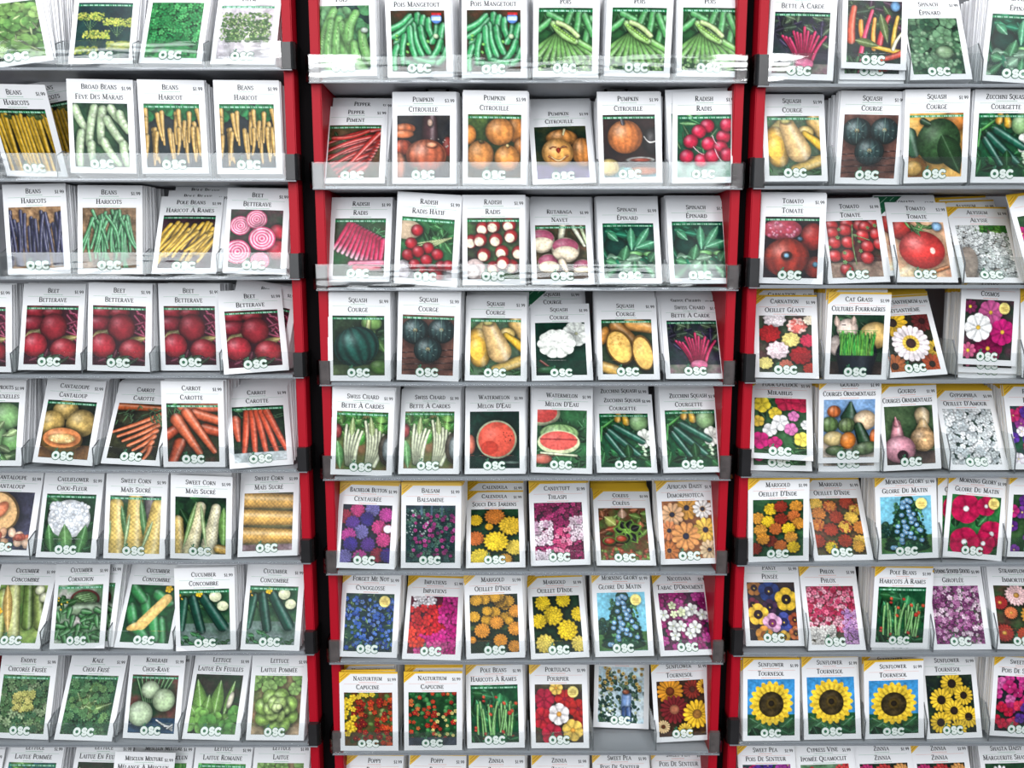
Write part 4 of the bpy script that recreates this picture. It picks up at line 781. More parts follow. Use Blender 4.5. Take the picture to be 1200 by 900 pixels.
# ---------------------------------------------------------------- racks and trays
PW_, PH_ = .0825, .117
FLOORZ = {'L': [1.7609, 1.6249, 1.5, 1.3706, 1.2422, 1.1133, 0.9802, 0.8416, 0.7009], 'C': [1.7455, 1.6148, 1.4858, 1.3603, 1.2312, 1.0973, 0.9666, 0.8292, 0.69], 'R': [1.7409, 1.6153, 1.489, 1.3638, 1.2352, 1.1101, 0.9784, 0.8437, 0.7063]}
RACK = {'L': (-.8440, -.2765, .034), 'C': (-.2555, .2955, .033), 'R': (.3095, .8700, .039)}
SIDE = {'L': 'left', 'C': 'middle', 'R': 'right'}
ORD = ['top', 'second', 'third', 'fourth', 'fifth', 'sixth', 'seventh', 'eighth', 'ninth']
TBACK = .105
POSES = '''
L1a -0.6254 0.0123 1.7653 17.50 12.29 8.87
L1b -0.5196 0.0089 1.7657 19.61 0.53 2.31
L1c -0.4323 0.0084 1.7661 20.10 -1.61 -2.82
L1d -0.3411 0.0088 1.7651 21.29 -0.82 -1.22
L2a -0.6404 0.0567 1.6333 -20.34 -1.12 -0.56
L2b -0.5254 0.0071 1.6311 2.50 -0.33 3.00
L2c -0.4331 0.0082 1.6307 2.50 0.68 5.93
L2d -0.3374 0.0084 1.6303 2.50 0.60 4.06
L3a -0.6222 0.0123 1.5028 4.52 1.60 0.48
L3b -0.5276 0.0098 1.5028 9.23 0.24 4.13
L3c -0.4312 0.0098 1.5029 27.15 -0.05 4.30
L3d -0.3384 0.0095 1.5028 15.78 -1.41 2.92
L4z -0.7118 0.0105 1.3729 6.68 -1.10 3.54
L4a -0.6173 0.0083 1.3756 13.69 -0.63 1.73
L4b -0.5250 0.0096 1.3740 6.88 -1.84 4.10
L4c -0.4351 0.0139 1.3728 3.08 -0.31 1.67
L4d -0.3395 0.0051 1.3730 22.33 2.04 19.04
L5z -0.7108 0.0104 1.2440 12.95 -1.13 3.22
L5a -0.6113 0.0087 1.2468 19.39 -3.45 -0.76
L5b -0.5199 0.0113 1.2452 27.52 -2.60 -0.85
L5c -0.4303 0.0059 1.2435 2.50 -0.67 2.56
L5d -0.3396 0.0079 1.2434 28.83 -1.05 22.67
L6z -0.7100 0.0131 1.1163 18.94 -3.64 5.66
L6a -0.6165 0.0075 1.1144 16.87 -1.66 1.30
L6b -0.5217 0.0068 1.1133 8.23 -2.73 4.10
L6c -0.4295 0.0066 1.1131 2.50 -2.95 3.45
L6d -0.3384 0.0096 1.1159 19.93 1.36 0.98
L7z -0.7066 0.0093 0.9803 29.73 -1.03 0.88
L7a -0.6104 0.0052 0.9823 18.95 3.95 -6.95
L7b -0.5189 0.0087 0.9808 30.94 -2.89 2.17
L7c -0.4274 0.0019 0.9816 5.61 0.12 3.10
L7d -0.3395 0.0043 0.9806 19.39 -1.70 0.90
L8z -0.7055 0.0095 0.8433 17.52 -1.50 -0.81
L8a -0.6134 0.0064 0.8425 28.42 -2.13 0.95
L8b -0.5181 0.0099 0.8429 18.31 0.03 -2.87
L8c -0.4310 0.0071 0.8431 29.27 -2.22 1.11
L8d -0.3383 0.0041 0.8442 21.06 -0.61 0.00
L9z -0.8018 0.0037 0.7002 16.55 -7.12 5.68
L9a -0.7146 0.0091 0.7033 23.08 -3.48 4.24
L9b -0.6132 0.0105 0.7024 23.42 -3.97 4.73
L9c -0.5432 0.0021 0.7019 6.83 -7.39 9.43
L9d -0.4324 0.0081 0.7034 20.18 -4.77 5.94
L9e -0.3443 0.0082 0.7034 22.50 -2.28 3.04
C1a -0.2123 0.0098 1.7509 5.12 1.18 0.15
C1b -0.1159 0.0093 1.7496 11.79 1.87 4.36
C1c -0.0222 0.0082 1.7484 9.77 0.20 0.47
C1d 0.0676 0.0084 1.7494 7.38 -0.64 -1.04
C1e 0.1580 0.0085 1.7501 8.06 -2.35 -4.69
C1f 0.2496 0.0088 1.7500 7.87 -1.30 -1.07
C2a -0.2059 0.0097 1.6186 25.14 0.34 0.04
C2b -0.1136 0.0094 1.6180 6.28 -0.14 -1.09
C2c -0.0223 0.0081 1.6176 2.50 -0.58 0.88
C2d 0.0681 0.0097 1.6181 26.48 2.26 1.00
C2e 0.1538 0.0092 1.6190 6.49 1.42 4.39
C2f 0.2481 0.0079 1.6188 6.42 0.24 -2.69
C3a -0.2027 0.0125 1.4923 16.56 -0.17 -2.68
C3b -0.1138 0.0081 1.4880 2.50 -3.92 2.62
C3c -0.0236 0.0103 1.4884 4.26 0.16 0.81
C3d 0.0679 0.0101 1.4889 25.56 0.48 2.25
C3e 0.1567 0.0093 1.4897 23.30 0.14 0.18
C3f 0.2492 0.0100 1.4900 19.90 0.24 0.87
C4a -0.2039 0.0086 1.3609 2.50 -0.63 3.62
C4b -0.1128 0.0075 1.3615 2.50 -2.10 2.63
C4c -0.0218 0.0082 1.3608 19.74 -0.79 0.97
C4d 0.0676 0.0090 1.3613 31.52 0.89 -0.46
C4e 0.1567 0.0085 1.3626 26.63 0.57 -2.30
C4f 0.2480 0.0111 1.3633 30.42 0.32 -1.21
C5a -0.2050 0.0072 1.2318 2.50 -3.26 6.12
C5b -0.1136 0.0083 1.2330 23.36 -0.06 -0.34
C5c -0.0229 0.0076 1.2333 23.72 0.40 0.03
C5d 0.0676 0.0098 1.2338 19.54 -1.23 -1.43
C5e 0.1569 0.0101 1.2343 33.07 0.31 -1.36
C5f 0.2481 0.0098 1.2347 22.31 1.74 -2.94
C6a -0.2039 0.0065 1.0993 17.21 -2.77 3.00
C6b -0.1126 0.0082 1.0994 7.14 -0.87 1.70
C6c -0.0225 0.0080 1.0997 41.21 0.38 1.27
C6d 0.0678 0.0120 1.1018 25.41 1.06 0.69
C6e 0.1591 0.0117 1.1016 43.23 0.83 -2.13
C6f 0.2487 0.0125 1.1035 21.03 2.83 -4.38
C7a -0.2034 0.0080 0.9683 16.36 -2.33 2.10
C7b -0.1134 0.0035 0.9667 35.04 -1.72 0.86
C7c -0.0227 0.0048 0.9683 17.75 2.54 -1.49
C7d 0.0680 0.0058 0.9677 37.90 1.34 1.88
C7e 0.1587 0.0081 0.9693 22.12 2.34 -2.51
C7f 0.2504 0.0098 0.9698 34.62 0.46 2.55
C8a -0.2034 0.0034 0.8290 2.5 -0.18 0.27
C8b -0.1125 0.0041 0.8292 2.5 -0.47 1.46
C8c -0.0229 0.0065 0.8309 15.18 2.29 -2.50
C8d 0.0691 0.0055 0.8313 17.46 1.65 -2.48
C8e 0.1623 0.0517 0.8333 16.79 -2.22 0.20
C8f 0.2485 0.0182 0.8340 9.85 3.12 0.17
C9a -0.2062 0.0018 0.6909 16.23 -4.66 6.92
C9b -0.1124 0.0021 0.6906 16.61 -2.90 3.53
C9c -0.0222 0.0018 0.6909 16.33 -0.11 0.59
C9d 0.0723 0.0028 0.6914 15.31 1.66 -2.38
C9e 0.1634 0.0043 0.6913 19.77 3.20 -4.31
C9f 0.2529 0.0064 0.6920 28.27 3.42 -4.54
R1a 0.3641 0.0082 1.7463 10.43 -3.17 -5.74
R1b 0.4577 0.0085 1.7593 9.46 -2.18 -0.51
R1c 0.5448 0.0098 1.7467 19.27 1.60 2.74
R1d 0.6401 0.0135 1.7441 9.51 -5.67 -6.59
R2a 0.3671 0.0087 1.6209 13.19 0.48 1.46
R2b 0.4604 0.0131 1.6182 2.50 -1.67 -2.92
R2c 0.5433 0.0044 1.6186 2.50 0.92 -0.37
R2d 0.6319 0.0080 1.6191 2.50 -0.24 -0.42
R3a 0.3646 0.0063 1.4899 6.09 -1.18 -7.09
R3b 0.4585 0.0128 1.4910 19.17 1.91 0.35
R3c 0.5463 0.0096 1.4916 23.71 -0.32 0.46
R3d 0.6345 0.0098 1.4911 28.87 -0.37 -0.41
R3e 0.7116 -0.0030 1.4996 15.81 10.00 0.47
R4a 0.3675 0.0092 1.3647 20.67 0.20 -10.24
R4b 0.4595 0.0091 1.3619 2.50 -0.56 -1.98
R4c 0.5435 0.0101 1.3671 24.93 3.71 2.33
R4d 0.6363 0.0134 1.3817 6.53 -2.95 4.99
R4e 0.7254 0.0128 1.3637 12.02 -1.81 1.41
R5a 0.3652 0.0088 1.2532 27.05 0.24 -14.07
R5b 0.4582 0.0108 1.2480 2.50 1.28 -1.87
R5c 0.5454 0.0104 1.2385 10.42 1.84 3.65
R5d 0.6386 0.0142 1.2370 26.91 0.06 0.26
R5e 0.7218 0.0107 1.2389 18.18 -0.63 2.66
R6a 0.3670 0.0039 1.1108 2.50 1.88 -1.34
R6b 0.4599 0.0098 1.1097 29.52 0.88 0.19
R6c 0.5464 0.0070 1.1134 5.67 3.25 -2.81
R6d 0.6362 0.0091 1.1128 8.0 -5.0 0.5
R6e 0.7230 0.0095 1.1148 4.50 -1.29 0.74
R7a 0.3715 0.0117 0.9830 21.26 -0.20 0.59
R7b 0.4563 0.0058 0.9797 24.68 -0.16 1.56
R7c 0.5435 0.0069 0.9830 4.64 -2.04 2.76
R7d 0.6348 0.0100 0.9785 20.96 0.54 -0.18
R7e 0.7221 0.0075 0.9797 21.16 -0.64 -0.54
R8a 0.3693 0.0024 0.8447 9.69 -1.02 2.52
R8b 0.4579 0.0055 0.8451 11.84 0.32 1.10
R8c 0.5461 0.0062 0.8460 2.50 3.39 -2.84
R8d 0.6339 0.0096 0.8439 16.07 0.48 1.99
R8e 0.7233 0.0078 0.8473 7.02 -3.37 0.45
R9a 0.3765 0.0056 0.7077 13.29 3.42 -4.28
R9b 0.4652 0.0056 0.7072 14.56 5.96 -6.62
R9c 0.5520 0.0053 0.7070 17.89 4.57 -4.61
R9d 0.6362 0.0052 0.7069 18.97 3.92 -3.64
R9e 0.7355 0.0051 0.7069 19.15 3.04 -2.65
L2ax -0.6030 0.0539 1.6436 2.50 11.01 3.06
L4dx -0.3472 0.0097 1.3769 9.69 -13.54 22.02
L6cx -0.4312 0.0109 1.1149 8.34 -0.78 3.48
L7ax -0.6011 0.0097 0.9835 21.67 1.32 -5.22
L8bx -0.5174 0.0140 0.8415 25.08 -0.01 -3.58
L9cx -0.5215 0.0070 0.7049 17.51 -7.28 12.04
L3cx -0.4265 0.0142 1.5057 19.99 -0.25 2.73
L3cy -0.4211 0.0186 1.5099 12.11 -2.00 3.65
C2ax -0.2056 0.0140 1.6211 8.33 -1.88 -7.71
C2fx 0.2466 0.0119 1.6229 2.50 3.68 5.33
C4dx 0.0664 0.0133 1.3661 6.59 1.04 8.44
C4fx 0.2471 0.0157 1.3647 22.14 0.58 1.56
C5ex 0.1557 0.0147 1.2354 21.40 0.86 0.37
C6cx -0.0226 0.0150 1.1003 33 0.32 0.82
C8ax -0.2044 0.0075 0.8303 2.50 1.06 -0.73
C8ay -0.2056 0.0120 0.8305 9.52 2.81 -3.02
C8bx -0.1125 0.0083 0.8309 7.21 -0.53 1.55
R1bx 0.4586 0.0129 1.7474 11.17 -1.16 -2.39
R3dx 0.6307 0.0141 1.4936 20.72 2.35 2.32
R3dy 0.6263 0.0184 1.4964 17.71 3.85 3.68
R4ax 0.3701 0.0137 1.3678 9.26 1.58 -8.19
R4bx 0.4598 0.0135 1.3675 3.26 0.33 1.49
R4dx 0.6410 0.0184 1.3703 6.95 -2.43 3.77
R4dy 0.6442 0.0226 1.3624 5.86 -2.30 3.51
R5ax 0.3668 0.0131 1.2363 2.50 1.94 -9.99
R5bx 0.4613 0.0152 1.2350 2.50 1.23 -2.05
R6dx 0.6330 0.0150 1.1120 5.0 0.5 0.0
R7cx 0.5483 0.0104 0.9753 3.46 -0.79 1.39
R8cx 0.5451 0.0110 0.8477 10.09 0.26 2.58
R8ax 0.3700 0.0055 0.8398 4.98 0.79 0.80
R3cx 0.5363 0.0146 1.5006 23.71 0.68 0.46
'''
TABLE = """
L1a|Lettuce|Laitue|celery||leaning packet with pale green celery leaves at the top left corner
L1b|Dill|Aneth|dill|b|seed packet with yellow dill umbels on dark background, left rack's top tray
L1c|Parsley|Persil|parsley||seed packet filled with bright curly parsley, left rack's top tray
L1d|Thyme|Thym|thyme|b|seed packet with thyme plant in a pale pot, left rack's top tray
L2a|Beans|Haricots|yellow_beans|b|crooked seed packet with fat yellow beans at the photo's left edge
L2b|Broad Beans|Fève Des Marais|broad_beans||seed packet titled Broad Beans with open pale green pods
L2c|Beans|Haricot|hanging_beans|b|Haricot seed packet with hanging tan beans, right beside the Broad Beans packet
L2d|Beans|Haricot|hanging_beans|b|Haricot seed packet with hanging tan beans, at the tray's right end
L3a|Beans|Haricots|purple_beans||seed packet with dark purple beans over a basket
L3b|Beans|Haricots|green_beans||Haricots seed packet with a heap of thin green beans
L3c|Pole Beans|Haricot à Rames|pole_beans|b|Pole Beans seed packet with yellow pods, front of its stepped stack
L3d|Beet|Betterave|candy_beet||Beet seed packet with pink and white ringed beet slices
L4z|Beet|Betterave|beet|b|beet seed packet cut off by the photo's left edge
L4a|Beet|Betterave|beet|b|first full Betterave packet from the left, with dark red beets
L4b|Beet|Betterave|beet|b|second full Betterave packet from the left, with dark red beets
L4c|Beet|Betterave|beet|b|third full Betterave packet, left of the crooked one
L4d|Beet|Betterave|beet|b|Betterave packet leaning crookedly in front at the tray's right end
L5z|Brussels Sprouts|Chou De Bruxelles|sprouts||seed packet with green brussels sprouts, cut off by the photo's left edge
L5a|Cantaloupe|Cantaloup|cantaloupe|b|Cantaloupe seed packet with whole netted melons and one halved
L5b|Carrot|Carotte|carrot_bunch||Carotte seed packet with a slanting bunch of thin carrots and tops
L5c|Carrot|Carotte|carrots_big|b|Carotte seed packet with thick blunt orange carrots
L5d|Carrot|Carotte|carrots_row|b|Carotte seed packet with five carrots standing upright in a row
L6z|Cantaloupe|Cantaloup|cantaloupe_open||Cantaloup seed packet with a cut-open melon, at the photo's left edge
L6a|Cauliflower|Chou-Fleur|cauliflower|b|Cauliflower seed packet with a white head and green leaves
L6b|Sweet Corn|Maïs Sucré|corn_husk|b|Sweet Corn seed packet with three upright yellow cobs
L6c|Sweet Corn|Maïs Sucré|corn_white||Sweet Corn seed packet with two pale slanting cobs in husks
L6d|Sweet Corn|Maïs Sucré|corn_ears||Sweet Corn seed packet with yellow cobs lying crosswise
L7z|Cucumber|Concombre|cucumber_wild||Cucumber seed packet with yellowish warty cucumbers, at the photo's left edge
L7a|Cucumber|Cornichon|gherkins|b|tilted Cornichon seed packet with small gherkins and a glass jar
L7b|Cucumber|Concombre|cucumber_patch||Concombre seed packet with short green cucumbers and a torn yellow patch
L7c|Cucumber|Concombre|cucumbers|b|Concombre packet with long dark cucumbers, second from the tray's right end
L7d|Cucumber|Concombre|cucumbers|b|Concombre packet with long dark cucumbers, at the tray's right end
L8z|Endive|Chicorée Frisée|endive|b|Chicorée Frisée seed packet with curly pale endive, at the left edge
L8a|Kale|Chou Frisé|kale|b|Kale seed packet with frilly dark green leaves
L8b|Kohlrabi|Chou-Rave|kohlrabi|b|Chou-Rave seed packet with round pale kohlrabi bulbs
L8c|Lettuce|Laitue En Feuilles|leaf_lettuce||Laitue En Feuilles seed packet with loose green leaves
L8d|Lettuce|Laitue Pommée|head_lettuce||Laitue Pommée seed packet with an open butterhead lettuce
L9z|Lettuce|Laitue|romaine||seed packet in the bottom left corner, almost out of the photo
L9a|Lettuce|Laitue Pommée|cabbage_blue|b|Laitue Pommée seed packet cut off by the photo's bottom edge
L9b|Lettuce|Laitue En Feuilles|leaf_lettuce||Laitue En Feuilles seed packet cut off by the bottom edge
L9c|Mesclun Mixture|Mélange à Mesclun|mesclun||Mesclun Mixture seed packet standing lower in front, at the bottom edge
L9d|Lettuce|Laitue Romaine|romaine|b|Laitue Romaine seed packet cut off by the bottom edge
L9e|Lettuce|Laitue|head_lettuce||Laitue seed packet at the right end of the left rack's bottom tray
C1a|Peas|Pois|snow_peas||seed packet with broad flat snow pea pods and leaves, middle rack's top tray
C1b|Peas|Pois Mangetout|mangetout||Pois Mangetout packet with glossy curved pods, left of its twin
C1c|Peas|Pois Mangetout|mangetout||Pois Mangetout packet with glossy curved pods, right of its twin
C1d|Peas|Pois|peas|b|Pois packet with fanned pea pods, leftmost of three alike
C1e|Peas|Pois|peas|b|Pois packet with fanned pea pods, middle one of three alike
C1f|Peas|Pois|peas|b|Pois packet with fanned pea pods, rightmost of three alike
C2a|Pepper|Piment|peppers|b|Pepper seed packet with slim red chillies
C2b|Pumpkin|Citrouille|pumpkin_scarecrow|3|Pumpkin seed packet with a large red pumpkin before a dark figure
C2c|Pumpkin|Citrouille|pumpkins_four|b3|Citrouille seed packet with a pile of round orange pumpkins on grass
C2d|Pumpkin|Citrouille|jack_pumpkin||Pumpkin seed packet with a smiling carved face
C2e|Pumpkin|Citrouille|pumpkin_one|b|Citrouille seed packet with a single ribbed pumpkin on brown
C2f|Radish|Radis|radish|b|Radish seed packet with round bright pink radishes
C3a|Radish|Radis|radish_long|b|Radish seed packet with long pink white-tipped radishes
C3b|Radish|Radis Hâtif|radish_cherry|b|tilted Radis Hâtif seed packet with a bunch of cherry red radishes
C3c|Radish|Radis|radish_white_tip|b|Radish seed packet with half red half white round radishes
C3d|Rutabaga|Navet|rutabaga|b|Rutabaga seed packet with purple-topped cream roots
C3e|Spinach|Épinard|spinach|b|Épinard packet with dark green leaves, right of the Rutabaga packet
C3f|Spinach|Épinard|spinach|b|Épinard packet with dark green leaves, at the tray's right end
C4a|Squash|Courge|acorn_squash|b|Squash seed packet with one dark green ribbed acorn squash
C4b|Squash|Courge|kabocha|b|Squash seed packet with three dark round squashes, middle rack
C4c|Squash|Courge|butternut|b|Squash seed packet with tan butternut squashes, middle rack
C4d|Squash|Courge|pattypan||Squash seed packet with white scalloped pattypans on black
C4e|Squash|Courge|orange_squash|b|Squash seed packet with orange squashes cut in halves
C4f|Swiss Chard|Bette à Carde|chard_red|b|Swiss Chard packet with magenta stalks, middle rack
C5a|Swiss Chard|Bette à Cardes|chard_white|b|Bette à Cardes packet with white stalks, at its tray's left end
C5b|Swiss Chard|Bette à Cardes|chard_white|b|Bette à Cardes packet with white stalks, left of the round watermelon packet
C5c|Watermelon|Melon D'Eau|watermelon_round||Watermelon seed packet with a round red slice on dark green
C5d|Watermelon|Melon D'Eau|watermelon_wedge||Watermelon seed packet with a striped melon cut lengthwise among leaves
C5e|Zucchini Squash|Courgette|zucchini|b|Zucchini Squash packet right of the watermelons, with titles stepped behind it
C5f|Zucchini Squash|Courgette|zucchini|b|Zucchini Squash packet at the right end of the middle rack's tray
C6a|Bachelor Button|Centaurée|bachelor|f|Bachelor Button seed packet with pink, purple and blue cornflowers
C6b|Balsam|Balsamine|balsam|f|Balsam seed packet with a dark bush of small pink flowers
C6c|Calendula|Souci des Jardins|calendula|f|Calendula seed packet with yellow and orange pom flowers
C6d|Candytuft|Thlaspi|candytuft|f|Candytuft seed packet with magenta and pale pink flower clusters
C6e|Coleus|Coléus|coleus|f|Coleus seed packet with dark lime-edged leaves, sitting low in its pocket
C6f|African Daisy|Dimorphoteca|african_daisy|f|African Daisy seed packet with orange dark-eyed daisies
C7a|Forget Me Not|Cynoglosse|forget_me_not|f|Forget Me Not seed packet with small blue flowers and a badge
C7b|Impatiens|Impatiens|impatiens|f3|Impatiens seed packet with red and magenta flowers
C7c|Marigold|Oeillet D'Inde|marigold_orange|f|Marigold seed packet with many orange pompon blooms
C7d|Marigold|Oeillet D'Inde|marigold_yellow|f|Marigold seed packet with bright yellow blooms on black
C7e|Morning Glory|Gloire Du Matin|morning_blue|f|Morning Glory packet with a blue flowering column, middle rack
C7f|Nicotiana|Tabac D'Ornement|nicotiana|f|Nicotiana seed packet with white and magenta starry flowers
C8a|Nasturtium|Capucine|nasturtium|f|Nasturtium packet with yellow blooms at left and red ones at right
C8b|Nasturtium|Capucine|nasturtium_mix|f|Nasturtium packet with small red blooms among green leaves
C8c|Pole Beans|Haricots à Rames|scarlet_bean|bf|Pole Beans packet with green pods and scarlet flowers, middle rack
C8d|Portulaca|Pourpier|portulaca|f|Portulaca seed packet with crimson flowers around a white one
C8e|Sunflower|Tournesol|tall_sunflowers|f|seed packet with a child under tall sunflowers, set back in an empty pocket
C8f|Sunflower|Tournesol|sunflower_mix|f|Tournesol seed packet with yellow and dark red sunflowers
C9a|Poppy|Pavot|poppy|f|Pavot packet at the left end of the middle rack's bottom tray
C9b|Poppy|Pavot|poppy|f|Pavot packet second from left in the middle rack's bottom tray
C9c|Zinnia|Zinnia|zinnia|f|Zinnia packet third from left in the middle rack's bottom tray
C9d|Zinnia|Zinnia|zinnia_b|f|Zinnia packet fourth from left in the middle rack's bottom tray
C9e|Sweet Pea|Pois De Senteur|sweet_pea|f|Pois De Senteur packet right of the middle rack's two Zinnia packets
C9f|Sweet Pea|Pois De Senteur|sweet_pea|f|Pois De Senteur packet at the middle rack's bottom right
R1a|Swiss Chard|Bette à Carde|chard_red|b|Bette à Carde packet with magenta stalks, right rack's top tray
R1b|Swiss Chard|Bette à Carde|rainbow_chard||raised seed packet with rainbow coloured chard stalks
R1c|Spinach|Épinard|spinach_curly||Épinard seed packet with crinkled leaves, right of the rainbow chard packet
R1d|Spinach|Épinard|spinach|b|Spinach seed packet with dark leaves at the photo's top right corner
R2a|Squash|Courge|butternut|b|Squash seed packet with tan butternut squashes, right rack
R2b|Squash|Courge|kabocha||Squash seed packet with three dark round squashes, right rack
R2c|Squash|Courge|green_squash|b|Squash seed packet with one big pointed dark green squash
R2d|Zucchini Squash|Courgette|zucchini|b|Zucchini Squash packet cut off by the photo's right edge
R3a|Tomato|Tomate|beefsteak|b|Tomato seed packet with a ribbed beefsteak tomato and a cut one
R3b|Tomato|Tomate|tomato_cluster||Tomato seed packet with clusters of cherry tomatoes
R3c|Tomato|Tomate|tomato_big|3|Tomato seed packet with a single large red tomato
R3d|Alyssum|Alysse|alyssum|f|Alyssum seed packet with tiny white flowers beside a path
R3e|||purple_flowers|f|leaning yellow-cornered seed packet at the right edge, beside the Alyssum packet
R4a|Carnation|Oeillet Géant|carnation|f|Carnation seed packet with red, white and yellow ruffled flowers
R4b|Cat Grass|Cultures Fourragères|cat_grass|f|Cat Grass seed packet with a kitten behind a grass pot
R4c|Chrysanthemum|Chrysanthème|chrysanthemum|f|Chrysanthemum seed packet with a white flower ringed red and yellow
R4d|Cosmos|Cosmos|cosmos|f|raised Cosmos seed packet with white and pink flowers and a badge
R4e|||petunia|f|seed packet sliver at the right edge, beside the Cosmos packet
R5a|Four O'Clock|Mirabilis|four_oclock|f|raised Four O'Clock seed packet with yellow, white and pink flowers
R5b|Gourds|Courges Ornementales|gourds|f|Gourds seed packet with a heap of assorted small gourds on blue
R5c|Gourds|Courges Ornementales|gourds_pink|f|Gourds seed packet with a pink and a tan bottle gourd
R5d|Gypsophila|Oeillet D'Amour|gypsophila|f|Gypsophila seed packet covered with small white flowers
R5e|Petunia|Pétunia|petunia|f|seed packet with purple and red flowers at the photo's right edge
R6a|Marigold|Oeillet D'Inde|marigold_french|f|Marigold packet with orange and rust blooms, left end of right rack's tray
R6b|Marigold|Oeillet D'Inde|marigold_stripe|f|Marigold seed packet with red-streaked gold blooms
R6c|Morning Glory|Gloire Du Matin|morning_blue|f|Morning Glory packet with a blue flowering column, right rack
R6d|Morning Glory|Gloire Du Matin|morning_red|f|Morning Glory seed packet with large crimson white-centred flowers
R6e|Clematis|Clématite|purple_flowers|f|seed packet at the right edge, beside the crimson Morning Glory packet
R7a|Pansy|Pensée|pansy||Pensée seed packet with yellow, blue and violet pansies
R7b|Phlox|Phlox|phlox|f|Phlox seed packet with pink and red flower clusters
R7c|Pole Beans|Haricots à Rames|scarlet_bean|bf|Pole Beans packet with green pods and scarlet flowers, right rack
R7d|Evening Scented Stocks|Giroflée|stock||Giroflée seed packet with a mass of small mauve flowers
R7e|Strawflower|Immortelle|strawflower||Immortelle seed packet with pink, red and orange strawflowers
R8a|Sunflower|Tournesol|sunflower|f|packet with one big sunflower on blue, leftmost of three alike
R8b|Sunflower|Tournesol|sunflower|f|packet with one big sunflower on blue, middle of three alike
R8c|Sunflower|Tournesol|sunflower|f|packet with one big sunflower on blue, rightmost of three alike
R8d|Sunflower|Tournesol|sunflowers_many||Tournesol seed packet with several small dark-centred sunflowers
R8e|Sweet Pea|Pois De Senteur|sweet_pea|f|packet with pink and red sweet peas, right of the sunflower packets
R9a|Sweet Pea|Pois De Senteur|petunia|f|Pois De Senteur packet at the left end of right rack's bottom tray
R9b|Cypress Vine|Ipomée Quamoclit|cypress_vine||Ipomée Quamoclit seed packet with small red flowers, at the bottom edge
R9c|Zinnia|Zinnia|zinnia||Zinnia packet beside the Ipomée Quamoclit packet, right rack's bottom tray
R9d|Zinnia|Zinnia|zinnia_b|f|Zinnia packet left of the Marguerite packet, right rack's bottom tray
R9e|Shasta Daisy|Marguerite Shasta|shasta||Marguerite Shasta seed packet at the photo's bottom right corner
"""
OVER = [('L4d','L4c'),('L5c','L5b'),('L7c','L7b'),('L7a','L7z'),('L9c','L9b'),('L8c','L8b'),('R1b','R1c'),('R3a','R3b'),('R4b','R4c'),('R5b','R5c'),('R5c','R5d'),('R6a','R6b'),('R6c','R6b'),('R7c','R7d'),('R8c','R8d'),('R2c','R2b'),('L8d','L8c')]
P = {}
for l in POSES.strip().split('\n'):
    a = l.split(); P[a[0]] = tuple(map(float, a[1:]))
INFO = {}
for l in TABLE.strip().split('\n'):
    a = l.split('|'); INFO[a[0]] = a[1:]

def rack(k):
    x0, x1, lh = RACK[k]
    r = obj('display_rack', None); r.location = ((x0+x1)/2, .1, 0)
    tag(r, 'tall red metal display rack with nine clear seed trays, %s one of three' % SIDE[k], 'display rack')
    cx = (x0+x1)/2; T = .011
    for s in (-1, 1):
        e = x0 if s < 0 else x1
        a, b = (e+.0005, e+T+.002) if s < 0 else (e-T-.002, e-.0005)
        MB().box(a-cx, b-cx, .008-.1, .20-.1, 0, 2.0).make('side_panel', M_RACK, r, .0012)
    MB().box(x0+T+.004-cx, x1-T-.004-cx, .17-.1, .176-.1, .05, 1.98).make('back_panel', M_BACK, r)
    MB().box(x0+T+.002-cx, x1-T-.002-cx, .02-.1, .17-.1, .02, .10).make('base_plinth', M_RACK, r, .002)
    MB().box(x0+T+.002-cx, x1-T-.002-cx, .01-.1, .17-.1, 1.965, 1.995).make('top_cap', M_RACK, r, .002)

